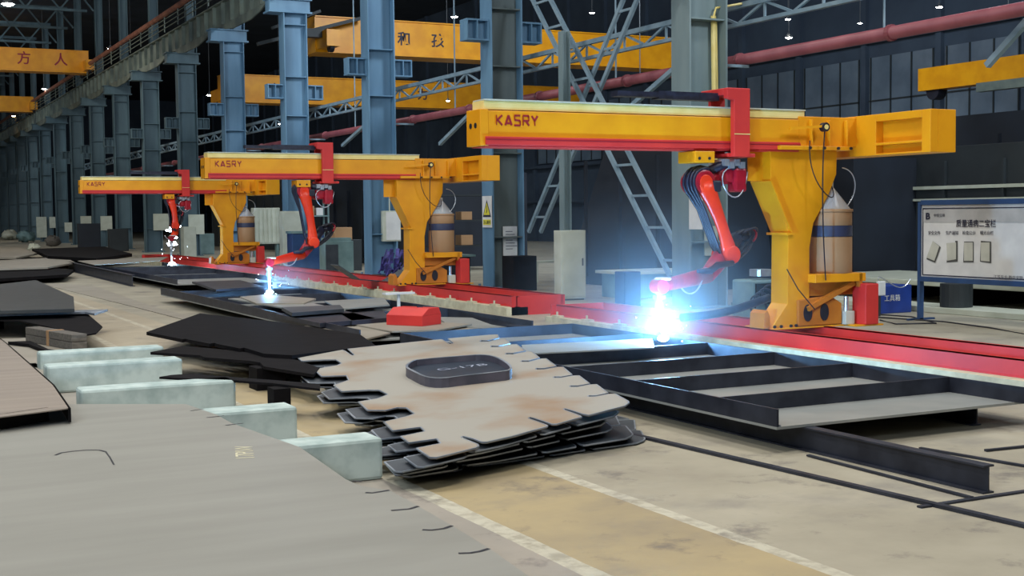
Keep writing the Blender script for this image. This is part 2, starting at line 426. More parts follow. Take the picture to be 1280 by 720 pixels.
# warning sign
r = root('warning_sign', (13.56, 27.7, 1.45), 'white sign with a yellow and black warning triangle on the column edge', 'sign')
X0 = 13.565
MB().box(X0-.012, X0, 27.62, 28.13, 1.45, 2.2).build('sign_board', WHT, r)
yc, zc = 27.875, 1.88
def tri(h, x0, x1):
    pts = [(yc+h*.62, zc-h*.5), (yc-h*.62, zc-h*.5), (yc, zc+h*.62)]
    vs = [(x0, a, b) for a, b in pts]+[(x1, a, b) for a, b in pts]
    return MB().add(vs, [(0, 1, 2), (5, 4, 3), (0, 3, 4, 1), (1, 4, 5, 2), (2, 5, 3, 0)])
tri(.36, X0-.016, X0-.012).build('triangle_border', INK, r); tri(.26, X0-.02, X0-.016).build('triangle', SIGY, r)
MB().bar((X0-.022, yc+.02, zc+.1), (X0-.022, yc-.03, zc), .02, .004, (1, 0, 0)).bar((X0-.022, yc-.03, zc), (X0-.022, yc+.02, zc-.09), .025, .004, (1, 0, 0)).build('bolt_symbol', INK, r)
MB().box(X0-.016, X0-.012, 27.67, 28.08, 1.51, 1.64).build('caption_strip', SIGY, r)
writing('caption', '当心触电', .1, INK, r, (X0-.018, 28.07, 1.54), (0, -1, 0), (0, 0, 1), .002)
r = root('paper_notice', (14.2, 27.6, .75), 'curled white paper notice on the web of the column with the warning sign', 'notice')
MB().box(13.95, 14.33, 27.82, 27.84, .72, 1.47).build('sheet', WHT, r, .004)
g = MB()
for i in range(7): g.box(14.02, 14.2+.06*(i % 3), 27.81, 27.82, 1.34-.07*i, 1.355-.07*i)
g.build('printed_lines', INKB, r)
r = root('switch_box', (14.2, 35.8, 1), 'white electrical box fixed low on the bright blue column', 'electrical box')
MB().box(13.95, 14.52, 35.7, 35.86, 1.0, 1.9).build('body', CABW, r, .01)
MB().box(14.05, 14.5, 35.685, 35.7, 1.04, 1.86).build('door', WHT, r, .004)
MB().cyl((14.2, 35.78, 1.9), (14.2, 35.78, 3.0), .02, 8).build('conduit', CABW, r)
# notices on the distant columns
nx = [(187, 270, 202, 295, 'beside the third robot arm, right of it'), (191, 267, 209, 288, ''), ]
for (x0, y0_, x1, y1_, t) in [(236, 268, 255, 293, 'grey notice board on the column right of the third robot'),
                      (192, 267, 211, 288, 'grey notice board on the column left of the third robot'),
                      (126, 270, 140, 288, 'pale notice board on a distant column, brightest one under the far beam'),
                      (101, 270, 114, 287, 'pale notice board on a distant column under the left end of the far beam'),
                      (81, 278, 90, 290, 'small pale notice just left of the far beam end, lowest of the row'),
                      (62, 271, 73, 285, 'grey notice board at far left, second from the left'),
                      (46, 271, 58, 297, 'tall grey notice board at far left, first of the row')]:
    cyy = min(CY, key=lambda q: abs(atY((x0+x1)/2, 280, q-.35).x-14.0))-.32
    a = atY(x0, y1_, cyy); b = atY(x1, y0_, cyy)
    tag(MB().box(a.x, b.x, cyy, cyy+.03, a.z, b.z).build('notice_board', CABW), t, 'notice board', 'notice boards on the distant columns')

# ------------------------------------------------------------------ overhead cranes
def crane(name, label, x0, x1, Y, z0, z1, depth, texts, mt=YEL, group=None, zt=None, endx=None):
    r = root(name, ((x0+x1)/2, Y, z0), label, 'overhead crane', group)
    MB().box(x0, x1, Y, Y+depth, z0+.12, z1).build('box_girder', mt, r)
    MB().box(x0, x1, Y-.06, Y+depth+.06, z0, z0+.12).box(x0, x1, Y-.06, Y+depth+.06, z1, z1+.05).build('flange_plate', mt, r)
    if endx is not None:
        MB().box(endx-.25, endx+.25, Y-1.2, Y+depth+1.2, z0+.1, z0+.7).build('end_truck', mt, r)
        for yy in (Y-.9, Y+depth+.9): MB().cyl((endx-.08, yy, z0+.12), (endx+.08, yy, z0+.12), .22, 14).build('wheel', BLK, r)
    for (s, xx) in texts:
        writing('painted_character', s, (z1-z0)*.62 if zt is None else zt, REDD if mt is YEL and Y > 70 else INK, r, (xx, Y-.012, z0+(z1-z0)*.36), (1, 0, 0), (0, 0, 1), .01, 'CENTER', bold=.01)
    return r
p1 = atY(30, 75, 82); p2 = atY(76, 77, 82)
crane('overhead_crane', 'yellow overhead crane girder at the top left with two painted characters', -8, 13.2, 82, 10.55, 11.85, 1.1, [('方', p1.x), ('人', p2.x)], endx=13.1)
crane('overhead_crane', 'dim yellow overhead crane girder beyond the lettered one at top left', -8, 13.2, 108.5, 10.2, 11.35, 1.1, [], CREAM and YEL, endx=13.1)
p1 = atY(505, 44, 46.5); p2 = atY(547, 46, 46.5); 
crane('overhead_crane', 'long yellow crane girder behind the blue columns with painted characters beside a bright lamp', 15.6, 33.5, 46.5, 7.85, 9.15, 1.2, [('和', p1.x), ('孩', p2.x)], endx=15.9, zt=.55)
p1 = atY(343, 93, 62); p2 = atY(528, 99, 62)
crane('overhead_crane', 'lower dull yellow crane girder seen below the long lettered one', 16.2, 36, 62, 7.3, 8.6, 1.2, [('电', p1.x), ('力', p2.x)], endx=16.4, zt=.6)
r = root('crane_end_carriage', (35, 40, 6), 'short yellow crane carriage at the far right above the whiteboard', 'crane')
g = MB(); a = atX(1158, 84, 35); 
MB().box(34.6, 35.2, 20, a.y, 6.05, 6.85).build('beam', YEL, r); MB().box(34.3, 34.6, 26, a.y-3, 5.75, 6.05).build('walkway', GIRD, r)
g = MB().cyl((34.7, a.y-.6, 6.0), (35.1, a.y-.6, 6.0), .3, 14).build('wheel', BLK, r)
r = root('crane_trolley', (19.5, 45.5, 8.8), 'dark trolley machinery with cable bars beside the left end of the long crane', 'crane trolley')
MB().bar(atY(322, 55, 46)+Vector((0, 0, 0)), atY(455, 22, 46), .25, .12).build('boom', DRK2, r)
MB().bar(atY(340, 35, 46), atY(400, 14, 46), .2, .1).build('cable_bar', DRK2, r)
pp = atY(395, 42, 46); MB().box(pp.x-.4, pp.x+.4, 45.8, 46.2, pp.z-.15, pp.z+.15).build('hook_block', DRK2, r)

# ------------------------------------------------------------------ high bay lamps
def lamp(px, py, X=None, z=None, s=1.0, M=None, t='', Y=None):
    if X is not None: p = atX(px, py, X)
    elif Y is not None: p = atY(px, py, Y)
    else: p = at(px, py, z)
    r = root('high_bay_lamp', p, t, 'lamp', 'high bay lamps')
    MB().lathe([(.08*s, .42*s), (.12*s, .3*s), (.3*s, .05*s), (.34*s, 0), (.33*s, 0)], p).build('reflector', GREYH, r)
    MB().lathe([(.05*s, -.1*s), (.2*s, -.07*s), (.3*s, 0), (.3*s, .02*s)], p, 20).build('lens', M or LAMP, r)
    MB().cyl(p+Vector((0, 0, .4*s)), (p.x, p.y, 17), .015, 6).build('hanging_cable', GREYH, r)
    return p
lamp(10, 5, Y=70, s=1.0, t='bright lamp in the top left corner above the lettered crane')
lamp(138, 61, Y=82, s=.55, t='bright lamp right of the end of the lettered crane')
lamp(163, 46, Y=90, s=.4, t='faint lamp just above the rust red runway rail')
lamp(55, 111, Y=100, s=.5, t='small lamp under the lettered crane at left')
lamp(17, 145, Y=120, s=.6, M=LAMPO, t='orange glowing lamp low at far left')
lamp(262, 119, Y=66, s=.45, t='lamp between two blue columns left of the lower yellow crane')
lamp(350, 155, X=26, s=.4, t='small lamp seen behind the lattice truss at its far end')
lamp(568, 21, X=27, s=.55, t='large bright lamp right above the painted characters of the long crane')
lamp(560, 126, X=24, s=.3, t='lamp under the lattice truss left of the near beam')
lamp(740, 16, X=32, s=.4, t='lamp between the tops of the crossing ladder braces')
lamp(800, 102, X=22, s=.25, t='lamp over the near gantry beam, right of the ladder braces')
lamp(985, 24, X=36, s=.4, t='upper one of the two close lamps right of the near grey column')
lamp(986, 47, X=36, s=.5, t='lower and brighter one of the two close lamps right of the near grey column')
lamp(1075, 29, X=37, s=.3, t='faint lamp above the maroon pipe, midway to the right')
lamp(1174, 9, X=37, s=.4, t='lamp at the top edge above the maroon pipe at right')
lamp(1260, 18, X=24, s=.22, t='lamp touching the underside of the maroon pipe at the right edge')

# ------------------------------------------------------------------ track
def track(y0, y1, zt, zb, label, group):
    r = root('gantry_track', (10.7, y0, 0), label, 'track', group)
    for X, nm in ((10.27, 'side_beam'), (11.17, 'side_beam')):
        g = MB().box(X, X+.02, y0, y1, zb, zt).box(X-.0, X+.06, y0, y1, zt-.015, zt).box(X-.03, X+.07, y0, y1, zb, zb+.012)
        g.build(nm, REDP, r)
    for yy in (y0, y1-.04): MB().box(10.18, 11.24, yy, yy+.04, 0, zt).build('end_plate', REDP, r)
    y = y0+2.5
    while y < y1-1:
        MB().box(10.29, 11.17, y, y+.08, zb, zb+.06).build('cross_member', REDP, r); y += 2.5
    for xa, xb in ((10.08, 10.5), (11.0, 11.4)): MB().box(xa, xb, y0, y1, 0, zb).build('grout_bed', GROUT, r)
    y = y0+.6 if y0 > 15 else 16.4
    while y < min(y1, 34):
        MB().box(10.1, 10.2, y-.12, y+.12, zb, zb+.03).cyl((10.14, y, zb+.03), (10.14, y, zb+.09), .018, 6).build('anchor_clip', GROUT, r); y += .95
    return r
track(7.5, 18.6, .268, .085, 'near red twin-beam floor track carrying the near gantry, running off to the right', 'red floor tracks')
track(20.0, 52, .33, .14, 'far red twin-beam floor track carrying the two distant gantries', 'red floor tracks')

# ------------------------------------------------------------------ gantries
def bolt_row(g, xs, y, z, r=.02):
    for x in xs: g.cyl((x, y-.02, z), (x, y, z), r, 6)
def gantry(label):
    Y = 12.5; X = 10.4
    r = root('welding_gantry', (X, Y, .28), label, 'welding gantry', 'yellow welding gantries')
    b = MB().box(6.1, 10.3, Y, Y+.3, 2.56, 2.86).build('boom', YEL, r, .008)
    MB().box(6.0, 6.1, Y-.01, Y+.33, 2.48, 2.87).build('end_plate', YEL, r, .006)
    for y in (Y+.1, Y+.22): MB().cyl((5.995, y, 2.7), (6.0, y, 2.7), .03, 14).build('end_hole', BLK, r)
    MB().box(6.06, 10.4, Y+.02, Y+.3, 2.87, 2.965).build('top_rail', CREAM, r, .004)
    MB().box(6.06, 10.4, Y+.0, Y+.28, 2.965, 2.98).build('rail_cover', CABW, r)
    MB().box(6.06, 10.3, Y-.03, Y+.0, 2.49, 2.58).box(6.06, 10.3, Y, Y+.33, 2.47, 2.56).build('lower_rail', REDP, r, .004)
    MB().box(6.06, 10.3, Y-.035, Y-.03, 2.545, 2.555).build('rail_groove', REDD, r)
    strokes = {'K': [[(.0, 0), (.0, 1)], [(.8, 1), (.15, .52), (.8, 0)]], 'A': [[(0, 0), (.45, 1), (.9, 0)], [(.2, .2), (.72, .2)]],
               'S': [[(.85, 1), (.05, 1), (.05, .55), (.85, .48), (.85, 0), (0, 0)]], 'R': [[(0, 0), (0, 1), (.82, 1), (.82, .48), (.05, .48)], [(.4, .48), (.85, 0)]],
               'Y': [[(0, 1), (.42, .5), (.84, 1)], [(.42, .5), (.42, 0)]]}
    for i, ch in enumerate('KASRY'):
        g = MB(); ox = 6.2+.107*i
        for st in strokes[ch]:
            for (a_, b_), (c_, d_) in zip(st, st[1:]):
                g.bar((ox+a_*.085, Y-.003, 2.705+b_*.105), (ox+c_*.085, Y-.003, 2.705+d_*.105), .006, .02)
        g.build('letter', REDD, r)
    # rear part over the column
    g = MB().box(10.3, 11.22, Y, Y+.34, 2.54, 2.9).box(9.95, 11.05, Y-.08, Y+.42, 2.49, 2.54)
    for x in (10.45, 10.72, 11.0): g.slab([(x, 2.54), (x+.02, 2.54), (x+.02, 2.86), (x, 2.86)], Y-.06, Y)
    g.build('head_beam', YEL, r, .006)
    for x in (10.4, 10.62, 10.84, 11.04):
        g = MB(); bolt_row(g, [x], Y-.08, 2.515); g.build('bolt', BLK, r)
    MB().bar((10.08, Y-.1, 2.74), (10.55, Y-.14, 2.775), .03, .03).build('spool_arm', YEL, r)
    MB().cyl((10.58, Y-.17, 2.765), (10.58, Y-.1, 2.765), .055, 20).build('spool', BLK, r)
    MB().cyl((10.58, Y-.175, 2.765), (10.58, Y-.17, 2.765), .03, 16).build('spool_cap', CREAM, r)
    # transverse counterweight box with a recessed side
    g = MB()
    x0, x1, ya, yb, za, zb = 11.2, 11.6, Y-1.25, Y+1.0, 2.42, 2.92
    g.box(x0+.12, x1, ya, yb, za, zb); g.box(x0, x0+.12, ya, ya+.14, za, zb); g.box(x0, x0+.12, Y-.35, yb, za, zb)
    g.box(x0, x0+.12, ya+.14, Y-.35, zb-.09, zb); g.box(x0, x0+.12, ya+.14, Y-.35, za+.12, za+.15); g.box(x0, x0+.12, ya+.14, Y-.35, za, za+.02)
    g.build('counterweight_box', YEL, r, .006)
    # column, wide head tapering to a slim post on a flared foot
    prof = [(9.9, 2.49), (10.93, 2.49), (10.92, 2.2), (10.8, 1.95), (10.56, 1.6), (10.5, 1.3), (10.5, .55), (10.72, .33), (9.92, .33), (10.16, .62), (10.17, 1.5), (9.9, 2.12)]
    MB().slab(prof, Y+.04, Y+.36).build('column', YEL, r, .006)
    fl = MB()
    for (a, b_) in (((9.88, 2.49), (9.88, 2.12)), ((9.88, 2.12), (10.2, 1.49))):
        p, q = Vector((a[0], Y+.2, a[1])), Vector((b_[0], Y+.2, b_[1]))
        fl.bar(p, q, .4, .02)
    fl.box(10.12, 10.24, Y, Y+.4, 1.46, 1.49)
    fl.build('edge_flange', YEL, r)
    MB().box(9.9, 11.5, Y-.0, Y+.55, .312, .332).box(11.05, 11.5, Y-.18, Y-.0, .312, .332).build('carriage_plate', YEL, r, .005)
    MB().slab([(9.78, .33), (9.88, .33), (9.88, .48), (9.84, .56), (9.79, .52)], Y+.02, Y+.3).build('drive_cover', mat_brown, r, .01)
    for x in (10.44, 10.7):
        MB().slab([(x+.065*math.cos(q*PI/12), .5+.105*math.sin(q*PI/12)) for q in range(24)], Y-.012, Y+.03).build('drive_hole', BLK, r)
    for x in (9.95, 10.05, 10.2, 10.28, 10.9):
        g = MB(); bolt_row(g, [x], Y+.03, .35, .02); g.build('foot_bolt', BLK, r)
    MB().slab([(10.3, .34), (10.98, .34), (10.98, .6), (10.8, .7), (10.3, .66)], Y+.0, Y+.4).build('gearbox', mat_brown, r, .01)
    # platform with brace, wire drum and cone
    MB().box(10.48, 11.28, Y-.1, Y+.45, .87, .975).build('drum_platform', YEL, r, .006)
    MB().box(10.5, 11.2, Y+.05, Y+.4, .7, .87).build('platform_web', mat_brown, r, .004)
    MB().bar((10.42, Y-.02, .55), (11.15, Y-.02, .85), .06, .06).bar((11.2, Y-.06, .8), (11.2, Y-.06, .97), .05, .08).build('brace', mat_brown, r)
    c = (10.93, Y+.16, 0)
    d = MB().lathe([(.262, .975), (.268, .98), (.268, 1.42), (.262, 1.43)], c, 40).build('wire_drum', CARD, r, smooth=True)
    MB().lathe([(.27, 1.43), (.271, 1.435), (.271, 1.56), (.27, 1.565)], c, 40).build('drum_band', NAVY, d, smooth=True)
    MB().lathe([(.262, 1.565), (.266, 1.57), (.266, 1.74), (.262, 1.745)], c, 40).build('drum_top', CARD, d, smooth=True)
    MB().lathe([(.275, 1.735), (.278, 1.74), (.278, 1.765), (.27, 1.77)], c, 40).build('drum_rim', CARD, d, smooth=True)
    MB().lathe([(.25, 1.77), (.03, 2.05), (.025, 2.09)], c, 32).build('wire_cone', CLR, d)
    MB().lathe([(.035, 2.03), (.035, 2.1), (.01, 2.11)], c, 16).build('cone_tip', WHT, d)
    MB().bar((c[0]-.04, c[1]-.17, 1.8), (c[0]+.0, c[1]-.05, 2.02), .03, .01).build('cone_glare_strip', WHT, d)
    g = MB()
    arc = [(c[0]+.0, c[1], 2.1), (c[0]-.02, Y-.1, 1.72), (10.5, Y-.12, 1.95), (10.33, Y-.12, 2.2), (10.35, Y-.14, 2.6)]
    g.tube(bez(arc), .007, 6); g.tube(bez([(10.58, Y-.14, 2.72), (10.52, Y-.14, 2.1), (10.56, Y-.14, 1.4), (10.62, Y-.12, .9)]), .008, 6)
    g.tube([(10.1, Y-.02, 1.05), (10.25, Y-.05, .8), (10.45, Y-.12, .55)], .007, 6)
    g.build('wire_feed_hose', BLK, r)
    g = MB().tube(bez([(10.98, Y, 2.28), (11.2, Y, 2.26), (11.28, Y, 2.0), (11.05, Y, 1.8)]), .007, 6).build('pale_hose', CHR, r)
    MB().box(11.19, 11.4, Y-.2, Y+.05, .33, .84).build('control_box', REDP, r, .012)
    MB().box(11.0, 11.15, Y-.05, Y+.05, .33, .5).build('valve_block', CABW, r, .01)
    MB().cyl((11.05, Y, .5), (11.05, Y, .68), .03, 10).build('valve_pipe', CHR, r)
    return r
def bez(P, n=14):
    P = [Vector(p) for p in P]; out = []
    for i in range(n+1):
        t = i/n; Q = P[:]
        while len(Q) > 1: Q = [Q[k].lerp(Q[k+1], t) for k in range(len(Q)-1)]
        out.append(Q[0])
    return out
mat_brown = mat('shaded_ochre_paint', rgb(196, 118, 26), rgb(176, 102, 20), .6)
def carriage(X, Y, label):
    r = root('robot_carriage', (X, Y, 2.43), label, 'carriage', 'red robot carriages on the beams')
    MB().slab([(X-.02, 2.4), (X+.21, 2.4), (X+.21, 3.2), (X-.12, 3.2), (X-.12, 3.08), (X-.02, 3.06)], Y-.13, Y-.05).box(X-.12, X+.21, Y-.05, Y+.4, 3.12, 3.2).box(X, X+.21, Y+.36, Y+.42, 2.44, 3.12).box(X-.05, X+.35, Y-.05, Y+.42, 2.4, 2.445).build('bracket', REDP, r, .01)
    MB().box(X-.02, X+.21, Y-.135, Y-.13, 2.66, 2.67).build('seam', CREAM, r)
    g = MB().box(X-.95, X-.1, Y+.05, Y+.2, 3.06, 3.15).box(X-1.5, X-.95, Y+.05, Y+.2, 3.075, 3.135)
    g.build('cable_carrier', DKM, r)
    MB().box(X-.52, X-.24, Y-.05, Y+.3, 2.33, 2.465).build('sensor_block', YEL, r, .008)
    for x in (X-.46, X-.32): MB().cyl((x, Y-.06, 2.38), (x, Y-.05, 2.38), .018, 8).build('block_hole', BLK, r)
    return r

def robot(X, Y, J, label, tip):
    """J: joints in (x, z) offsets and y offset from the mount at (X, Y, 2.4)"""
    r = root('welding_robot', (X, Y, 2.4), label, 'welding robot', 'hanging welding robots')
    V = lambda a: Vector((X+a[0], Y+a[1], 2.4+a[2]))
    s, e, fa, w = V(J['s']), V(J['e']), V(J['f']), V(J['w'])
    MB().lathe([(.2, 0), (.2, -.05), (.15, -.08), (.14, -.2)], V((0, 0, 0))).build('mount', CHR, r, smooth=True)
    g = MB().lathe([(.15, -.06), (.165, -.1), (.165, -.26), (.12, -.3)], V((-.03, 0, 0)), 24)
    g.tube([V((-.05, 0, -.2)), s.lerp(V((-.05, 0, -.2)), .4), s], [.12, .13, .13], 16, .8)
    g.build('turret', CRIM, r, smooth=True)
    g = MB().box(X+.02, X+.2, Y-.2, Y-.02, 2.0, 2.3).build('turret_motor', CRIM, r, .03)
    MB().cyl(s+Vector((0, -.17, 0)), s+Vector((0, .16, 0)), .155, 24).build('shoulder_joint', CRIM, r, .02)
    MB().cyl(s+Vector((0, -.19, 0)), s+Vector((0, -.17, 0)), .09, 20).build('shoulder_cap', ORG, r, .005)
    # upper arm: flattened casting, thick at the shoulder, waisted, thick at the elbow
    d = e-s; nrm = Vector((d.z, 0, -d.x)).normalized()*-1
    pts = [s+d*t+nrm*(.03*math.sin(PI*t)) for t in (0, .12, .3, .5, .7, .88, 1)]
    a = MB().tube([p+Vector((0, -.13, 0)) for p in pts], [.13, .125, .1, .085, .082, .1, .11], 16, .5)
    a.build('upper_arm', ORG, r, smooth=True)
    MB().cyl(e+Vector((0, -.2, 0)), e+Vector((0, .12, 0)), .115, 24).build('elbow_joint', ORG, r, .02)
    # casting between elbow and forearm, rear motors
    back = e+(e-fa).normalized()*.3+Vector((.08, .05, .05))
    g = MB().tube([e+Vector((0, .02, 0)), back], [.1, .085], 16); g.cyl(back, back+Vector((.16, .02, .02)), .06, 14)
    g.build('forearm_motor', DKM, r, smooth=True)
    MB().tube([e, e.lerp(fa, .5), fa], [.12, .115, .1], 16, .85).build('elbow_casting', CRIM, r, smooth=True)
    MB().tube([fa, fa.lerp(w, .35), fa.lerp(w, .8), w], [.1, .09, .075, .07], 16, .9).build('forearm', ORG if J.get('o') else CRIM, r, smooth=True)
    MB().cyl(w+Vector((0, -.09, 0)), w+Vector((0, .09, 0)), .085, 20).build('wrist', CRIM, r, .012)
    MB().lathe([(.085, .07), (.1, .085), (.085, .1), (.06, .085)], w+Vector((.05, 0, 0)), 24).build('wrist_ring', WHT, r, smooth=True)
    # torch
    t = V(tip); nk = w+Vector((.0, 0, -.1))
    g = MB().tube([w+Vector((0, 0, -.06)), nk], [.045, .04], 14); g.box(nk.x-.06, nk.x+.06, nk.y-.05, nk.y+.05, nk.z-.05, nk.z)
    g.build('torch_clamp', CHR, r, .006)
    k = t-nk
    pts = [nk+Vector((0, 0, -.03)), nk+Vector((0, 0, k.z*.3)), nk+Vector((k.x*.35, k.y*.4, k.z*.6)), nk+k*.93]
    g = MB().tube(pts, [.05, .045, .034, .02], 14)
    g.ball(pts[1], .06, 8); g.ball(nk+Vector((k.x*.15, k.y*.2, k.z*.45)), .045, 8)
    g.build('torch', CHR, r, smooth=True)
    g = MB().tube([e+Vector((-.02, -.2, -.1)), e.lerp(fa, .5)+Vector((-.09, -.16, 0)), fa+Vector((-.05, -.15, .06)), fa.lerp(w, .3)+Vector((0, -.1, .09))], [.035, .045, .04, .025], 10)
    g.build('forearm_sleeve', DKM, r, smooth=True)
    MB().tube([s+Vector((.02, -.05, .1)), V((-.1, -.12, -.06)), V((.05, -.16, -.1))], [.05, .06, .04], 12).build('turret_sleeve', DKM, r, smooth=True)
    MB().box(s.x+.1, s.x+.22, s.y-.2, s.y-.06, s.z-.12, s.z+.02).build('shoulder_motor', BLK, r, .02)
    # cables wrapped around shoulder and hanging loops
    g = MB()
    rn = random.Random(3)
    for i in range(5):
        o = .035*i
        R = .17+.012*(i % 3)
        arc = [s+Vector((-R*math.sin(th), -.16+.05*i, R*math.cos(th))) for th in [q*.35 for q in range(-1, 7)]]
        arc += [pp+Vector((-nrm.x*.12-.02+.01*i, -.14+.05*i, -.02)) for pp in (s+d*.35, s+d*.6, s+d*.85)]
        arc += [e+Vector((-.12+.02*i, -.1+.04*i, -.05)), fa+Vector((.0, -.04+.03*i, .08))]
        g.tube(arc, .018, 8)
    g.build('cable_bundle', DKM, r, smooth=True)
    g = MB()
    loop = [V((-.02, -.18, -.1)), V((-.3, -.2, -.12)), V((-.2, -.2, -.42)), V((.0, -.2, -.62)), V((.16, -.2, -.5)), V((.22, -.18, -.15))]
    g.tube(bez(loop), .009, 6)
    g.build('looped_hose', CHR, r, smooth=True)
    g = MB()
    for i in range(6):
        a0 = back+Vector((.05*math.cos(i), .05*math.sin(i), .03))
        g.tube(bez([a0, a0+Vector((.14, -.06*i+.1, .1+.02*i)), a0+Vector((.3+.03*i, 0, .02*i)), a0+Vector((.25, .03*i, -.16)), e+Vector((.1, -.1+.04*i, -.08))]), .017, 7)
    g.build('rear_cable_loops', BLK, r, smooth=True)
    g = MB().tube(bez([back+Vector((.05, -.05, .05)), back+Vector((.2, -.08, .2)), back+Vector((.32, -.08, .06)), back+Vector((.2, -.08, -.04))]), .014, 8)
    lab(g.build('red_hose', CRIM, r, smooth=True), 'red looped hose')
    g = MB()
    c0 = fa.lerp(w, .2)
    g.tube(bez([c0+Vector((0, -.08, -.03)), c0+Vector((-.08, -.1, -.22)), c0+Vector((-.25, -.1, -.24)), c0+Vector((-.34, -.1, -.06))]), .01, 6)
    g.build('drooping_hose', CHR, r, smooth=True)
    for i in range(4):
        b0 = V((-.12+.08*i, -.19, -.03-.03*(i % 2)))
        MB().box(b0.x-.035, b0.x+.035, b0.y-.03, b0.y+.03, b0.z-.05, b0.z+.03).build('small_connector', CHR, r)
    return r
glabs = ['yellow gantry nearest the camera, lettered beam at full size over the bright arc',
         'middle yellow gantry, its lettered beam above the row of red track at centre left',
         'farthest and smallest yellow gantry at left with faint lettering']
gs = [gantry(glabs[0])]
for k, y in ((1, 24.99), (2, 40.2)):
    c = copy_tree(gs[0]); c.location = (10.61, y, .265); c.scale = (1.02,)*3; c['label'] = glabs[k]; gs.append(c)
gs[0].location = (10.86, 13.05, .222); gs[0].scale = (1.044,)*3
c = carriage(9.26, 12.5, 'large red carriage clamped on the nearest beam above the big robot'); c.location = (9.667, 13.05, 2.46); c.scale = (1.044,)*3
c = carriage(8.3, 24.5, 'red carriage clamped on the middle beam above the second robot'); c.location = (8.466, 24.99, 2.444); c.scale = (1.02,)*3
c = carriage(8.95, 39.4, 'small red carriage clamped on the farthest beam above the third robot'); c.location = (9.13, 40.2, 2.444); c.scale = (1.02,)*3
def jr(px, py, Y, Xm, Ym): 
    p = atY(px, py, Y); return (p.x-Xm, p.y-Ym, p.z-2.4)
Xm, Ym = 9.72, 13.22
tipw = at(829, 424, .36); ARC1 = Vector(tipw)
robot(Xm, Ym, dict(s=jr(872, 228, 13.2, Xm, Ym), e=jr(905, 318, 13.1, Xm, Ym), f=jr(884, 344, 12.9, Xm, Ym), w=jr(824, 358, 12.45, Xm, Ym)),
      'large red robot arm hanging from the nearest gantry and striking the bright arc', (tipw.x-Xm, tipw.y-Ym, .36-2.4+.05))
Xm, Ym = 8.5, 25.15
tip2 = at(337, 366, .3); ARC2 = Vector(tip2)
robot(Xm, Ym, dict(s=jr(377, 238, 25.15, Xm, Ym), e=jr(389, 303, 25.1, Xm, Ym), f=jr(378, 318, 25.0, Xm, Ym), w=jr(336, 328, 24.6, Xm, Ym), o=1),
      'orange red robot arm with outstretched forearm hanging from the middle gantry', (tip2.x-Xm, tip2.y-Ym, .3-2.4+.04))
Xm, Ym = 9.2, 40.4
tip3 = at(215, 330, .3); ARC3 = Vector(tip3)
robot(Xm, Ym, dict(s=jr(213, 250, 40.4, Xm, Ym), e=jr(218, 282, 40.3, Xm, Ym), f=jr(220, 290, 40.3, Xm, Ym), w=jr(214, 298, 40.2, Xm, Ym), o=1),
      'small distant robot arm on the farthest gantry in a shower of sparks', (tip3.x-Xm, tip3.y-Ym, .3-2.4+.05))

# ------------------------------------------------------------------ arcs
def arc(p, s, E_, label, rad=.07, hero=False):
    r = root('welding_arc', p, label, 'welding arc', 'welding arcs')
    MB().ball(Vector(p)+Vector((0, 0, .01)), rad, 10, .6).build('arc_ball', ARCM, r, smooth=True)
    g = MB(); rn = random.Random(5)
    for i in range(16):
        a = rn.uniform(0, 2*PI); R = rn.uniform(.1, .42)*s; z = rn.uniform(-.05, .35)*s
        q = Vector(p)+Vector((R*math.cos(a), R*math.sin(a), z+.05))
        g.ball(q, rn.uniform(.003, .006)*s, 3)
    g.build('spatter', SPRK, r)['kind'] = 'stuff'
    ld = bpy.data.lights.new('arc_lamp', 'POINT'); ld.energy = E_; ld.color = (.22, .55, 1); ld.shadow_soft_size = .08
    lo = bpy.data.objects.new('arc_lamp', ld); C.objects.link(lo); lo.parent = r; lo.location = (0, 0, .14+rad)
    return r
arc(ARC1, 1, 420, 'blinding white and cyan arc under the nearest robot torch', .06)
arc(ARC2, 1.2, 90, 'small blue white arc under the second robot torch', .07)
r3 = arc(ARC3, 1.6, 120, 'distant small arc with a rising plume of white sparks at left', .1)
g = MB(); rn = random.Random(11)
for i in range(26):
    z = rn.uniform(.55, 1.2); c0 = ARC3+Vector((rn.uniform(-.18, .22)*(z), rn.uniform(-.1, .1), z))
    g.ball(c0, rn.uniform(.03, .09), 5, .6)
g.build('spark_plume', SPRK, r3)['kind'] = 'stuff'

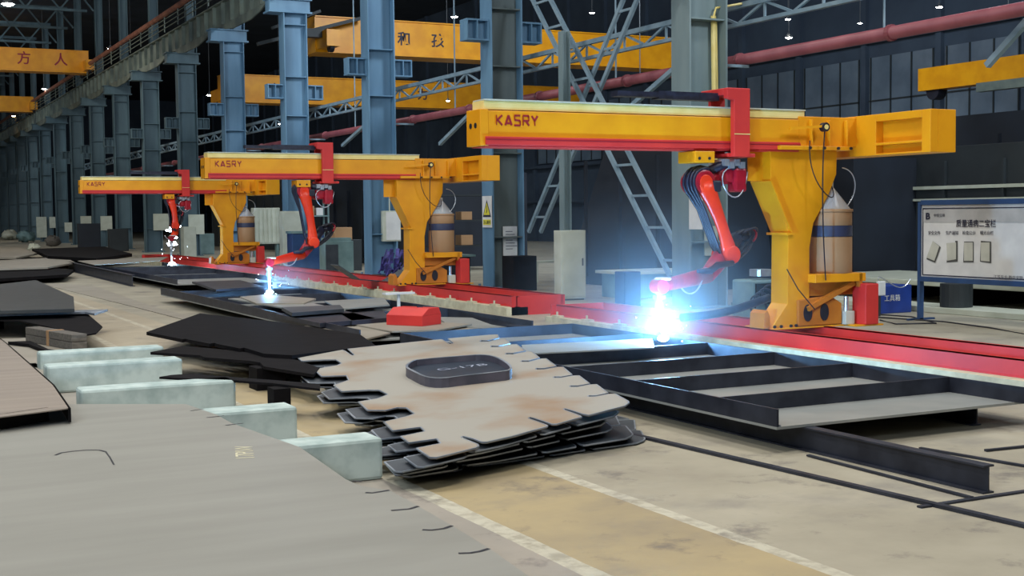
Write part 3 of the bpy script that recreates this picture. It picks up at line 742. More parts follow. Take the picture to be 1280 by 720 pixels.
def smoke(name, c, rx, ry, rz, dens, label, power=3.0):
    M = bpy.data.materials.new(name+'_volume'); M.use_nodes = True; nt = M.node_tree
    for n_ in list(nt.nodes):
        if n_.type != 'OUTPUT_MATERIAL': nt.nodes.remove(n_)
    out = [n_ for n_ in nt.nodes if n_.type == 'OUTPUT_MATERIAL'][0]
    N = nt.nodes.new; L = nt.links.new
    tc = N('ShaderNodeTexCoord'); ln = N('ShaderNodeVectorMath'); ln.operation = 'LENGTH'
    mp = N('ShaderNodeMapping'); mp.inputs['Scale'].default_value = (1/rx, 1/ry, 1/rz)
    L(tc.outputs['Object'], mp.inputs[0]); L(mp.outputs[0], ln.inputs[0])
    a = N('ShaderNodeMath'); a.operation = 'SUBTRACT'; a.use_clamp = True; a.inputs[0].default_value = 1; L(ln.outputs['Value'], a.inputs[1])
    b = N('ShaderNodeMath'); b.operation = 'POWER'; L(a.outputs[0], b.inputs[0]); b.inputs[1].default_value = power
    nz = N('ShaderNodeTexNoise'); nz.inputs['Scale'].default_value = 2.2; L(tc.outputs['Object'], nz.inputs['Vector'])
    mm = N('ShaderNodeMath'); mm.operation = 'MULTIPLY'; L(b.outputs[0], mm.inputs[0]); L(nz.outputs['Fac'], mm.inputs[1])
    m2 = N('ShaderNodeMath'); m2.operation = 'MULTIPLY'; L(mm.outputs[0], m2.inputs[0]); m2.inputs[1].default_value = dens
    v = N('ShaderNodeVolumePrincipled'); v.inputs['Color'].default_value = (.75, .88, 1, 1); L(m2.outputs[0], v.inputs['Density'])
    L(v.outputs[0], out.inputs['Volume'])
    g = MB(); g.ball((0, 0, 0), 1, 12)
    g.v = [(x*rx, y*ry, z*rz) for x, y, z in g.v]
    g.v = [(c[0]+x, c[1]+y, max(c[2]+z, .36)) for x, y, z in g.v]
    o = g.build(name, M, loc=c)
    tag(o, label, 'smoke', 'welding smoke', 'stuff')
smoke('welding_smoke', tuple(ARC1+Vector((0, .1, .25))), 2.3, 2.1, 1.9, .27, 'thin blue lit fume around the nearest arc', 2.2)
smoke('welding_smoke', tuple(ARC2+Vector((.5, 0, .15))), 1.0, .7, .6, 1.0, 'small blue fume patch right of the second torch', 1.8)

# ------------------------------------------------------------------ welded stiffener panels
def panel(x0, x1, y0, y1, zt, ribs, label, t=.02, hb=.13, end=False, rx=0):
    r = root('stiffened_panel', (x0, y0, zt-t), label, 'steel panel', 'steel panels being welded')
    MB().box(x0, x1, y0, y1, zt-t, zt).build('base_plate', GRY2, r)
    MB().box(x0, x0+.02, y0, y1, zt, zt+hb).build('front_beam', SCAL, r)
    MB().box(x1-.35, x1-.33, y0-rx, y1, zt, zt+hb).build('rear_beam', SCAL, r)
    for y in ribs:
        MB().box(x0+.02, x1-.35, y, y+.02, zt, zt+hb).build('rib', SCAL, r)
    if end: MB().box(x0, x1-.33, y1-.02, y1, zt, zt+hb).build('rib', SCAL, r)
    MB().box(x0+.03, x0+.04, y0, y1, zt, zt+.012).build('weld_bead', EDGE, r)
    return r
panel(5.9, 8.65, 7.4, 14.6, .20, [8.1, 9.3, 10.45, 11.6, 12.9], 'big stiffened steel panel with cross ribs under the nearest arc', end=True, rx=.5)
P_ = [at(x, y, .345) for x, y in ((655, 442), (652, 431), (815, 423), (818, 434))]
f_ = MB().prism([(p.x, p.y) for p in P_][::-1], .331, .345).build('strip_plate', GRY2)
tag(f_, 'pale strip plate across the panel ribs, glaring in the light of the nearest arc', 'steel plate')
def channel(name, label, a, b, h, w, grp, M=SCAL, z0=0, open_=False):
    a, b = Vector(a), Vector(b); a.z = b.z = z0; d = (b-a).normalized(); s = Vector((-d.y, d.x, 0))
    g = MB()
    def seg(o0, o1, za, zb):
        v = [a+s*o0, b+s*o0, b+s*o1, a+s*o1]
        g.add([(q.x, q.y, z0+za) for q in v]+[(q.x, q.y, z0+zb) for q in v], [(3, 2, 1, 0), (4, 5, 6, 7), (0, 1, 5, 4), (1, 2, 6, 5), (2, 3, 7, 6), (3, 0, 4, 7)])
    t = .012
    seg(-w/2, w/2, 0, t); seg(-w/2, w/2, h-t, h); seg(-t/2, t/2, t, h-t)
    return tag(g.build(name, M), label, 'steel beam', grp)
SB = 'steel beams lying on the floor'
channel('steel_beam', 'dark I beam sticking out from under the near panel, end face at lower right', (6.2, 5.72, 0), (6.2, 14.2, 0), .178, .09, SB)
channel('steel_beam', 'dark beam under the far side of the near panel', (8.1, 7.6, 0), (8.1, 14.2, 0), .178, .09, SB)
p = at(978, 627, 0); q = at(1282, 608, 0)
tag(MB().box(5.55, 7.2, 5.62, 5.66, 0, .012).build('flat_bar', SCAL), 'thin flat bar on the floor at the end of the jutting I beam', 'steel bar')
tag(MB().bar(at(742, 532, .012), at(1300, 661, .012), .05, .02).build('long_flat_bar', SCAL), 'long thin dark strip lying on the floor parallel to the near panel', 'steel strip')
tag(MB().bar(at(1010, 569, .01), at(1215, 622, .01), .03, .012).build('steel_rod', SCAL), 'short dark rod on the floor beside the jutting I beam', 'steel rod')
tag(MB().bar(at(1150, 560, .01), at(1285, 583, .01), .03, .015).build('steel_rod', SCAL), 'dark rod on the floor right of the jutting I beam, reaching the right edge', 'steel rod')
tag(MB().bar(at(1232, 563, .01), at(1290, 557, .01), .03, .015).build('steel_rod', SCAL), 'short dark rod touching the right edge under the panel', 'steel rod')
# beam lying across behind the star plates
channel('steel_beam', 'dark blue lit beam end between the star plates and the beige track bed', at(634, 428, 0), at(752, 438, 0)+Vector((0, .6, 0)), .24, .12, SB)

# second and third workpieces
r = panel(5.75, 8.6, 15.6, 27.5, .16, [18.4, 20.8, 23.4, 25.9], 'long cluttered steel panel under the second robot', hb=.14)
tag(MB().box(7.8, 8.4, 15.8, 27.2, 0, .14).build('timber_packing', SCL2), 'dark packing under the long cluttered panel', 'packing')
def plate(name, pts, zt, t, M, label, cat='steel plate', grp=None, bevel=0, edge=None):
    P = [at(x, y, zt) for x, y in pts]
    g = MB().prism([(p.x, p.y) for p in P], zt-t, zt)
    o = g.build(name, M, bevel=bevel)
    # keep faces upward whichever way the outline was drawn
    ar = sum(P[i].x*P[(i+1) % len(P)].y-P[(i+1) % len(P)].x*P[i].y for i in range(len(P)))
    if ar < 0: o.data.flip_normals()
    return tag(o, label, cat, grp)
MP = 'flat plates on the middle workpiece'
plate('steel_plate', [(430, 403), (478, 398), (590, 405), (548, 412), (490, 414)], .24, .02, TAN, 'tan plate the red box stands on', grp=MP)
plate('steel_plate', [(545, 396), (590, 397), (640, 415), (560, 405)], .22, .02, GRY2, 'grey plate right of the red box beside the track bed', grp=MP)
plate('steel_plate', [(370, 408), (430, 404), (488, 416), (455, 424), (395, 418)], .22, .02, TAN, 'tan plate left of the one carrying the red box', grp=MP)
plate('steel_plate', [(520, 416), (600, 408), (640, 417), (560, 426), (520, 427)], .2, .03, TAN, 'tan plate between the red box and the tooth edged top plate', grp=MP)
plate('steel_plate', [(352, 384), (425, 381), (430, 386), (365, 391)], .38, .05, SCLG, 'small dark grey slab lying on the panel below the second torch', grp=MP)
plate('steel_plate', [(405, 376), (480, 372), (487, 381), (425, 386)], .33, .02, GRY2, 'grey plate right of the small dark slab', grp=MP)
plate('steel_plate', [(300, 371), (332, 368), (395, 373), (380, 379), (320, 379)], .34, .03, TAN, 'bright lit plate directly under the second arc', grp=MP)
plate('steel_plate', [(240, 352), (300, 350), (330, 358), (270, 362)], .34, .04, SCAL, 'dark slab left of the second arc', grp=MP)
plate('steel_plate', [(285, 373), (345, 370), (432, 387), (392, 391)], .32, .02, GRY2, 'grey plate in front of the second arc', grp=MP)
channel('steel_beam', 'dark beam lying under the tan plates, seen below the red box', at(463, 432, 0), at(470, 424, 0)+Vector((1.8, .0, 0)), .13, .15, SB)
plate('steel_plate', [(345, 392), (430, 388), (470, 398), (400, 404)], .3, .06, SCAL, 'dark slab behind the left plates, below the small dark grey slab', grp=MP)
plate('steel_plate', [(425, 392), (478, 388), (488, 397), (440, 401)], .3, .06, SCAL, 'dark slab left of the red box', grp=MP)
panel(6.75, 9.4, 30.5, 43, .2, [33, 36, 39], 'distant stiffened panel under the third robot', hb=.12)
tag(MB().box(7.2, 9.2, 31, 42, 0, .17).build('timber_packing', SCL2), 'dark packing under the distant panel', 'packing')
channel('steel_beam', 'distant dark angle beam in front of the distant panel', at(166, 358, 0), at(86, 338, 0), .3, .12, SB)
plate('steel_plate', [(97, 326), (210, 321), (200, 326), (118, 331)], .36, .02, TAN, 'pale thin plate on the distant panel left of the third arc')
# red box with sloping top
r = root('red_toolbox', at(505, 406, .24), 'small red box with sloping top standing on a tan plate', 'box')
a = at(483, 406, .24); b = at(528, 408, .24); W = (b-a); W.z = 0
u = W.normalized(); v = Vector((-u.y, u.x, 0)); Wd = W.length
def quadbox(z0, z1, d0, d1, e0, e1):
    g = MB()
    vs = [a+v*d0, a+W+v*d0, a+W+v*d1, a+v*d1]; vt = [a+v*e0, a+W+v*e0, a+W+v*e1, a+v*e1]
    g.add([(p.x, p.y, .24+z0) for p in vs]+[(p.x, p.y, .24+z1) for p in vt], [(3, 2, 1, 0), (4, 5, 6, 7), (0, 1, 5, 4), (1, 2, 6, 5), (2, 3, 7, 6), (3, 0, 4, 7)])
    return g
quadbox(0, .14, 0, .45, 0, .45).build('body', REDP, r, .005); quadbox(.14, .235, 0, .45, .16, .4).build('lid', REDP, r, .005)
p = (a+W*.55+v*.3); MB().bar((p.x-.02, p.y, .478), (p.x+.06, p.y, .478), .03, .02).build('lid_handle', BLK, r)
p = at(506, 386, .3)
tag(MB().cyl((p.x+.1, p.y+.5, 0), (p.x+.1, p.y+.5, .5), .03, 8).box(p.x-.15, p.x+.35, p.y+.42, p.y+.58, .5, .53).build('white_stand', WHT), 'small white stand behind the red box', 'stand')

# ------------------------------------------------------------------ star-shaped toothed plates
ZT = .23
out = [(370, 444.5), (427, 437), (431, 438.5), (440, 444.5), (443, 443.5), (435, 436), (520, 427), (551, 424), (553, 424.5), (562, 430), (567, 429), (560, 423), (612, 418.5), (622, 418)]
slots = [((601, 426.3), (625, 423)), ((614, 433), (639, 430)), ((632.5, 442), (658, 439)), ((652, 451.5), (675.6, 447.8)), ((670.6, 461), (696.6, 458.2)),
         ((692.5, 471.5), (716.5, 469)), ((713, 482.8), (738.4, 480)), ((735.6, 495), (761.5, 491.8))]
for (ix, iy), (ox, oy) in slots:
    out += [(ox-1.5, oy-.8), (ix+9, iy-.9), (ix, iy-1.0), (ix-1, iy), (ix, iy+.9), (ix+9, iy+.8), (ox, oy+.5), (ox+7, oy+.2)]
out += [(771, 493.3), (785, 501), (786, 503), (781, 507), (736, 518.5), (730, 517.5), (708, 510.8), (705, 510.6), (704.5, 512), (725, 519.5), (726.5, 521),
        (696, 529.6), (690, 529.8), (682, 527), (664, 521.4), (661, 521.6), (661, 523), (683, 531), (684, 532.5), (642, 544.6), (608, 552.2), (602, 552), (592, 548), (579, 545), (576.5, 546), (578, 547.5), (597, 555), (598, 557.5), (594, 559.6),
        (546, 571.4), (537, 571.2), (521, 560), (551, 554), (546, 548), (511, 553), (501, 545.3), (531, 539), (526, 533.5), (491, 538), (480, 527), (508, 520.5), (518, 517), (508, 509.3), (497, 509), (482, 512.5), (459.5, 512.3),
        (448, 502), (472, 498), (485, 493), (474, 487.2), (461, 487), (427, 489), (417.5, 481.2), (436, 475), (433, 469), (402, 470), (392, 461.5), (422, 456.5), (427, 454), (420, 449.3), (406, 449.5), (377, 451)]
def leanz(X, dz=0): return .20+.055*(X-3)+dz       # the top plates lean on the panel beam at their right side
def onlean(x, y, dz=0):
    d = ray(x, y); t = (.20-.165+dz-H)/(d.z-.055*d.x)
    return Vector((d.x*t, d.y*t, H+d.z*t))
W0 = [onlean(x, y) for x, y in out]
if sum(W0[i].x*W0[(i+1) % len(W0)].y-W0[(i+1) % len(W0)].x*W0[i].y for i in range(len(W0))) < 0: W0.reverse()
SG = 'stack of star shaped toothed plates'
def toothed(P, zf, t, M, label, rim):
    n = len(P)
    vs = [(p[0], p[1], zf(p[0])-t) for p in P]+[(p[0], p[1], zf(p[0])) for p in P]
    g = MB().add(vs, [tuple(reversed(range(n))), tuple(range(n, 2*n))]+[(i, (i+1) % n, n+(i+1) % n, n+i) for i in range(n)])
    r = root('toothed_plate', (5, 10, zf(3.0)-t), label, 'steel plate', SG)
    g.build('plate_body', M, r)
    g = MB()
    for i in range(n):
        a, b = P[i], P[(i+1) % n]
        if (Vector(a[:2])-Vector(b[:2])).length > .01:
            g.bar((a[0], a[1], zf(a[0])-.004), (b[0], b[1], zf(b[0])-.004), .012, .009)
    g.build('bright_cut_edge', rim, r)
    return r
def clipx(P, xm):
    out_ = []
    for i in range(len(P)):
        a, b = P[i], P[(i+1) % len(P)]
        if a[0] <= xm: out_.append(a)
        if (a[0] <= xm) != (b[0] <= xm):
            t = (xm-a[0])/(b[0]-a[0]); out_.append((xm, a[1]+(b[1]-a[1])*t))
    return out_
top = toothed([(p.x, p.y) for p in W0], leanz, .014, RSTP, 'topmost pale star shaped steel plate with toothed edges, carrying the dark rounded ring', EDGE)
layers = [(-.10, -.02, .4, .160, .045, 'second plate of the toothed stack, teeth showing just under the top one'),
          (-.20, .06, -1.2, .128, .028, 'third plate of the toothed stack, counted from the top'),
          (-.16, .1, -3.5, .094, .018, 'fourth plate of the toothed stack, counted from the top'),
          (-.05, .12, -8, .056, .008, 'fifth plate of the toothed stack, counted from the top'),
          (.06, .24, -12, .02, .0, 'lowest plate of the toothed stack, lying on the floor')]
for dx, dy, an, z0, sl, t in layers:
    ra = math.radians(an)
    Q = [(4.15+(p.x-4.15)*math.cos(ra)-(p.y-7.8)*math.sin(ra)+dx, 7.8+(p.x-4.15)*math.sin(ra)+(p.y-7.8)*math.cos(ra)+dy) for p in W0]
    toothed(clipx(Q, 5.8), (lambda X, z0=z0, sl=sl: z0+sl*(X-3)), .014, SCLG, t, EDGE)
packing_spots = [(4.2, 9.6), (5.2, 11.2)]
# ring with its drop-in plate
rr = [onlean(x, y, .085) for x, y in [(507, 456.5), (513, 452), (522, 449), (592, 443.3), (604, 443), (616, 444.6), (628, 449), (636, 454), (639.5, 458), (640, 460.5), (636, 463), (622, 464.8), (575, 470), (556, 472.6), (540, 472.5), (528, 470), (517, 464.5), (508, 460)]]
def smooth_loop(P, it=1):
    for _ in range(it):
        Q = []
        for i in range(len(P)):
            a_, b_ = P[i], P[(i+1) % len(P)]; Q += [a_.lerp(b_, .25), a_.lerp(b_, .75)]
        P = Q
    return P
rr = smooth_loop(rr); cc = sum(rr, Vector())/len(rr)
r = root('access_ring', (cc.x, cc.y, leanz(cc.x)), 'dark rounded rectangular steel ring lying on the topmost toothed plate', 'steel ring')
def ring(M, inset, z0, z1, name, par, outset=0):
    n = len(rr)
    def off(p, k): q = (p-cc); q.z = 0; q.normalize(); return (p.x-q.x*k, p.y-q.y*k)
    o = [off(p, -outset) for p in rr]; i_ = [off(p, inset) for p in rr]
    vs = [(x, y, leanz(x, z0)) for x, y in o]+[(x, y, leanz(x, z1)) for x, y in o]+[(x, y, leanz(x, z1)) for x, y in i_]+[(x, y, leanz(x, z0)) for x, y in i_]
    fs = []
    for k in range(n):
        k2 = (k+1) % n
        fs += [(k, k2, n+k2, n+k), (n+k, n+k2, 2*n+k2, 2*n+k), (2*n+k, 2*n+k2, 3*n+k2, 3*n+k), (3*n+k, 3*n+k2, k2, k)]
    return MB().add(vs, fs).build(name, M, par)
WALLR = mat('ring_wall_steel', rgb(96, 92, 104), rgb(72, 72, 84), .5, .2, scale=4)
BLUP = mat('blue_black_plate', rgb(50, 62, 78), rgb(38, 48, 62), .4, .3, scale=3)
ring(WALLR, .022, 0, .083, 'ring_wall', r); ring(EDGE, .02, .083, .087, 'ground_rim', r, .004)
n = len(rr); g = MB()
Pq = [(cc.x+(p.x-cc.x)*.965, cc.y+(p.y-cc.y)*.965) for p in rr]
g.add([(x, y, leanz(x, .002)) for x, y in Pq]+[(x, y, leanz(x, .03)) for x, y in Pq], [tuple(reversed(range(n))), tuple(range(n, 2*n))]+[(i, (i+1) % n, n+(i+1) % n, n+i) for i in range(n)])
o = g.build('inner_plate', BLUP, r)
p = onlean(545, 463, .032); writing('chalk_mark', 'G-17B', .2, CHLB, r, (p.x, p.y-.05, p.z+.002), (1, -.1, .055), (.15, 1, 0), .001, sx=.95)

# ------------------------------------------------------------------ concrete blocks and near plates
BT = .28
bl = [(7.85+.0, 'pale concrete block nearest the toothed stack, half under the near plate'), ]
def block(px, py, label, x1=None, hidden=False):
    p = at(px, py, BT)
    X1 = p.x; Yf = p.y
    r = MB().box(X1-1.35, X1, Yf, Yf+.3, 0, BT)
    return tag(r.build('concrete_block', BLOC, bevel=.025), label, 'concrete block', 'row of pale concrete blocks'), X1, Yf
_, xa, ya5 = block(479, 547, 'nearest pale concrete block, its right end beside the toothed stack')
_, xa, ya4 = block(372, 508, 'pale concrete block second from the front, just behind the near plate edge')
_, xa, ya3 = block(295, 475, 'pale concrete block third from the front, shaded at its right end')
block(228, 448, 'pale concrete block fourth from the front, stained in the middle')
block(205, 433, 'farthest pale concrete block of the row, thin stripe of face showing')
PE = at(611, 686, BT+.02); PE2 = at(265, 515, BT+.02)
xe = (PE.x+PE2.x)/2
for k, y in enumerate((ya5-1.7, ya5-3.4)):
    tag(MB().box(xe-2.0, xe-.5, y, y+.3, 0, BT).build('concrete_block', BLOC, bevel=.025), 'concrete block hidden under the near grey plate', 'concrete block', 'row of pale concrete blocks')
for k, y in enumerate((ya5, ya5-1.7, ya5-3.4, ya4)):
    tag(MB().box(-2.2, -.9, y, y+.3, 0, BT).build('concrete_block', BLOC, bevel=.025), 'concrete block hidden under the near grey plate', 'concrete block', 'row of pale concrete blocks')
r = root('near_steel_plate', (0, 5, BT), 'huge plain grey steel plate filling the lower left, resting on concrete blocks', 'steel plate')
q = [at(x, y, BT+.02) for x, y in [(232, 505), (270, 518), (290, 529), (375, 559), (432, 599), (450, 607), (487, 613), (520, 631), (565, 657), (611, 685), (665, 723)]]
q2 = [(p.x, p.y) for p in q]+[(q[-1].x+.02, 2.5), (-3.0, 2.5), (-3.0, q[0].y+.1), (at(90, 505, .3).x, at(90, 505, .3).y)]
g = MB().prism(q2, BT, BT+.02)
o = g.build('plate_body', PLT, r)
ar = sum(q2[i][0]*q2[(i+1) % len(q2)][1]-q2[(i+1) % len(q2)][0]*q2[i][1] for i in range(len(q2)))
if ar < 0: o.data.flip_normals()
def cut(pts, name, w=.012):
    g = MB(); P = [at(x, y, BT+.0215) for x, y in pts]
    n = len(P); L1, L2 = [], []
    for i, p in enumerate(P):
        d = (P[min(i+1, n-1)]-P[max(i-1, 0)]).normalized(); s = Vector((-d.y, d.x, 0))*w
        L1.append(p+s); L2.append(p-s)
    g.add([tuple(x) for x in L1+L2], [(n+i, n+i+1, i+1, i) for i in range(n-1)])
    g.build(name, BLK, r)
for s_ in [[(457, 615.5), (465, 616), (475, 614.5), (487, 612.5)], [(489, 638), (500, 637), (512, 636), (523, 632.5)], [(528, 662), (540, 662.5), (555, 660.5), (565, 657)], [(573, 691.5), (588, 691), (600, 689), (611, 685.5)],
           [(238, 513.5), (255, 511)], [(258, 522), (280, 519.5)], [(282, 531.5), (304, 529)], [(440, 601), (452, 602)]]:
    cut(s_, 'burnt_slot', .011)
cut([(69, 569), (76, 566), (90, 564), (108, 562.5), (124, 562.5), (132, 564.5)], 'cut_line', .01)
cut([(132, 564.5), (137, 571), (142.5, 581)], 'cut_line', .005)
p = at(318, 573, BT+.021); writing('chalk_mark', '17PIW', .16, CHAL, r, (p.x, p.y, BT+.021), (.25, 1, 0), (-1, .25, 0), .0008)
# flanged panel lying upside down on the near plate at left
Zs = .31; Zt = .41
r = root('flanged_panel', at(60, 500, Zs), 'brownish flanged panel lying face up at the left edge on the big near plate', 'steel panel')
top_ = [at(x, y, Zt) for x, y in [(0, 423), (8, 429), (67, 481), (87, 510), (0, 521), (-140, 536), (-140, 400)]]
g = MB().prism([(p.x, p.y) for p in top_], Zt-.008, Zt); o = g.build('sheet', mat('brown_mill_sheet', rgb(150, 138, 126), rgb(134, 124, 114), .5, .15, scale=1.5, stretch=(.4, 4, 1)), r)
ar = sum(top_[i].x*top_[(i+1) % 7].y-top_[(i+1) % 7].x*top_[i].y for i in range(7))
if ar < 0: o.data.flip_normals()
g = MB()
for i in (0, 1, 2): g.bar(top_[i]+Vector((0, 0, -.05)), top_[i+1]+Vector((0, 0, -.05)), .015, .1)
g.bar(top_[3]+Vector((-.13, .12, -.05)), top_[4]+Vector((0, .12, -.05)), .015, .1)
g.build('flange', SCL2, r)
MB().box(top_[3].x-.012, top_[3].x+.006, top_[3].y-.02, top_[3].y+.02, Zs, Zt).build('corner_post', SCL2, r)

# dark pointed plates left of the stack, the shadow on them put into the black
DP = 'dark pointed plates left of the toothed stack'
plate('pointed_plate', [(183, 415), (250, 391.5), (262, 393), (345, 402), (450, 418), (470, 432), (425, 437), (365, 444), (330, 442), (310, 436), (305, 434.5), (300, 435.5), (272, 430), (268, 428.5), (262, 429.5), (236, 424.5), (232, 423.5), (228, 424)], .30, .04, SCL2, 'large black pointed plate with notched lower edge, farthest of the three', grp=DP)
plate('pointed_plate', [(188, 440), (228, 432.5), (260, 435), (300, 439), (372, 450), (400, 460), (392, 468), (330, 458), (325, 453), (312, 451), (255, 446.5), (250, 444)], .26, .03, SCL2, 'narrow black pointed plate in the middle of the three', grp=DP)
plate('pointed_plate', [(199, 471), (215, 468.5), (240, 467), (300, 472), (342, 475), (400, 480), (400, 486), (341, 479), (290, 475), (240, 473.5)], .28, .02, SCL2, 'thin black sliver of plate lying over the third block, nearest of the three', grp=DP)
# supports under them and under the stack
def packing(x, y, sx, sy, z, lab_):
    tag(MB().box(x-sx/2, x+sx/2, y-sy/2, y+sy/2, 0, z).build('timber_packing', SCL2), lab_, 'packing')
packing(4.6, 15.6, .6, .6, .258, 'dark packing under the large black pointed plate')
packing(3.75, 12.9, .3, .3, .228, 'dark packing under the narrow black pointed plate')
packing(3.3, 11.0, .15, .2, .258, 'dark packing under the thin black sliver of plate')

# ------------------------------------------------------------------ far left plates
plate('tray_plate', [(-60, 362), (45, 350), (92, 371), (93, 386), (-60, 390)], .42, .05, TRAY, 'dark slate tray plate at the left edge above the crooked plate')
plate('crooked_plate', [(-60, 392), (135, 386.5), (118, 392), (106, 389.8), (-60, 395)], .34, .03, EDGE, 'long thin bright edged plate reaching right under the slate tray')
plate('crooked_plate', [(-60, 393), (108, 391), (128, 408), (120, 416), (104, 419), (60, 408), (25, 401), (-60, 398)], .28, .02, SCL2, 'crooked plate blackened as the shade under the slate tray, its tip bright')  # black sheet standing in for the shadow below the tray
packing(1.9, 22.5, .5, .5, .36, 'dark packing under the slate tray')
r = root('timber_bundle', at(60, 430, .1), 'grey timber bundle strapped in the middle, lying under the crooked plate', 'timber')
a = at(32, 427, .1); b = at(90, 438, .1); a.z = b.z = .1; d = (b-a).normalized(); s = Vector((-d.y, d.x, 0))
for k in (0, 1):
    MB().bar(a+Vector((0, 0, .05+.1*k))+s*.1, b+Vector((0, 0, .05+.1*k))+s*.1, .2, .095).build('timber', WOOD, r, .008)
c0 = a.lerp(b, .5)+s*.1
MB().bar(c0+d*-.04+Vector((0, 0, .1)), c0+d*.04+Vector((0, 0, .1)), .21, .205).build('strap', CARD, r)
plate('floor_plate', [(-40, 425), (40, 422), (92, 440), (60, 446), (66, 480), (-40, 480)], .1, .02, TAN, 'tan plate on the floor beneath the timber bundle')
plate('floor_plate', [(10, 427), (38, 426), (60, 436), (96, 441), (96, 443), (62, 440), (36, 430)], .145, .04, SCL2, 'dark wavy plate edge just behind the farthest concrete block')
packing(1.6, 15.5, .5, .5, .1, 'dark packing under the dark wavy plate edge')
FL = 'plates lying at the far left'
plate('floor_plate', [(-30, 327), (80, 321), (94, 328), (60, 334), (-30, 337)], .3, .05, TAN, 'pale plate at the far left, farther of the two', grp=FL)
plate('floor_plate', [(-30, 339), (50, 334), (92, 337), (84, 343), (-30, 350)], .22, .08, SCL2, 'dark plate between the pale plates at the far left', grp=FL)
plate('floor_plate', [(-30, 312), (20, 309), (50, 316), (20, 322), (-30, 322)], .3, .06, TAN, 'small pale plate at the far left edge under the clutter', grp=FL)
plate('floor_plate', [(40, 311), (130, 308), (165, 317), (120, 323), (60, 320)], .4, .12, SCL2, 'wide dark plate stack before the distant columns', grp=FL)
plate('floor_plate', [(40, 352), (120, 358), (190, 383), (330, 418), (310, 420), (170, 384)], .012, .01, TAN, 'thin long strip flush on the floor at left')

# ------------------------------------------------------------------ machinery behind the track
def boxthing(name, label, cat, x, y, sx, sy, z0, z1, M, parts=(), bevel=.015):
    r = root(name, (x, y, z0), label, cat)
    MB().box(x-sx/2, x+sx/2, y-sy/2, y+sy/2, z0, z1).build('body', M, r, bevel)
    for (nm, bx, M2) in parts:
        MB().box(*bx).build(nm, M2, r, .004)
    return r
p = at(421, 342, 0)
boxthing('grey_machine', 'grey green machine with rounded top behind the track, left of the bright blue column', 'machine', p.x, p.y, .9, .6, 0, 1.0, GREN, [('lid', (p.x-.4, p.x+.4, p.y-.25, p.y+.25, 1.0, 1.1), GREN), ('vent_panel', (p.x-.45, p.x-.05, p.y-.31, p.y-.3, .1, .9), SCLG)])
x, y = 14.4, 48.5
r = boxthing('ribbed_cabinet', 'white ribbed cabinet on legs standing between two blue columns', 'cabinet', 13.9, 47.6, 1.0, .4, .75, 2.1, CABW)
for k in range(6):
    MB().box(13.45+.16*k, 13.55+.16*k, 47.36, 47.4, .8, 2.05).build('rib', CABW, r)
for sx in (-.42, .42): MB().box(13.9+sx-.05, 13.9+sx+.05, 47.5, 47.7, 0, .75).build('leg', GREN, r)
boxthing('blue_bin', 'blue bin behind the second robot forearm', 'bin', 13.5, 41.6, 1.1, .6, 0, 1.2, FRAM, [('rim', (12.92, 14.08, 41.27, 41.93, 1.2, 1.28), GREN)])
boxthing('brown_carton', 'brown carton on the shelf behind the second robot', 'carton', 14.1, 39.8, .6, .5, 1.0, 1.4, CARD)
boxthing('carton_bench', 'dark bench carrying the brown carton', 'bench', 14.1, 39.8, 1.2, .6, 0, 1.0, DRK2)
boxthing('pale_locker', 'pale locker right behind the second robot upper arm', 'locker', 13.5, 43.2, .7, .4, 0, 1.95, CABW, [('door', (13.2, 13.8, 42.98, 43.0, .05, 1.9), CABW)])
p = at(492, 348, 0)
r = root('violet_lit_heap', p, 'heap of scrap coloured as if lit violet blue beside the foot of the bright blue column', 'scrap heap')
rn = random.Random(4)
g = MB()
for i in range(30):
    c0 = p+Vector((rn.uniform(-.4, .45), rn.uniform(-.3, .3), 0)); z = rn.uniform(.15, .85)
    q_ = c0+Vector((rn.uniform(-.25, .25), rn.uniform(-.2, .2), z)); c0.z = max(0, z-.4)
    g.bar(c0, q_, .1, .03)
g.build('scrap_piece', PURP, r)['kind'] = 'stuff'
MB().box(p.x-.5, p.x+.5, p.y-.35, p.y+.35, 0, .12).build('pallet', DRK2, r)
# V shaped scrap panels on the far track
p = at(455, 352, 0)
r = root('tilted_trough', p, 'dark V shaped sheet leaning behind the red track at centre left', 'steel sheet')
a = atY(418, 331, 26.8); b = atY(445, 349, 26.8); c_ = atY(482, 352, 26.8); d_ = atY(505, 338, 26.8)
for u_, v_ in ((a, b), (b, c_), (c_, d_)): MB().bar(u_, v_, .5, .02).build('sheet', SCLG, r)
# stools and table by the post
p = at(684, 352, 0)
r = root('white_bench', p, 'small white table with thin legs left of the beige cabinet', 'table')
MB().box(p.x-.45, p.x+.45, p.y-.25, p.y+.25, .5, .55).build('top', CABW, r, .005)
for sx in (-.4, .4):
    for sy in (-.2, .2): MB().box(p.x+sx-.02, p.x+sx+.02, p.y+sy-.02, p.y+sy+.02, 0, .5).build('leg', CABW, r)
boxthing('dark_crate', 'dark crate at the foot of the column with the warning sign', 'crate', 13.75, 26.6, .6, .6, 0, .8, SCL2)
boxthing('dark_stand', 'dark stand with slanted lid left of the column with the warning sign', 'stand', 12.95, 28.6, .7, .6, 0, .75, DARK, [('tray', (12.5, 13.4, 28.2, 29, .75, .8), GREN)])
boxthing('blue_post_box', 'narrow blue box standing behind the torch of the near robot', 'box', 12.3, 19.6, .34, .34, 0, .72, FRAM)
boxthing('pale_platform', 'long low pale bench behind the blue haze right of the beige cabinet', 'bench', 14.9, 23.0, 1.6, 1.0, 0, .5, GREN, [('top_slab', (14.0, 15.8, 22.4, 23.6, .5, .56), CABW)])
p = at(940, 398, 0)
r = root('wire_feeder', (12.0, 15.6, 0), 'cluttered teal welding machine behind the near robot elbow', 'welding machine')
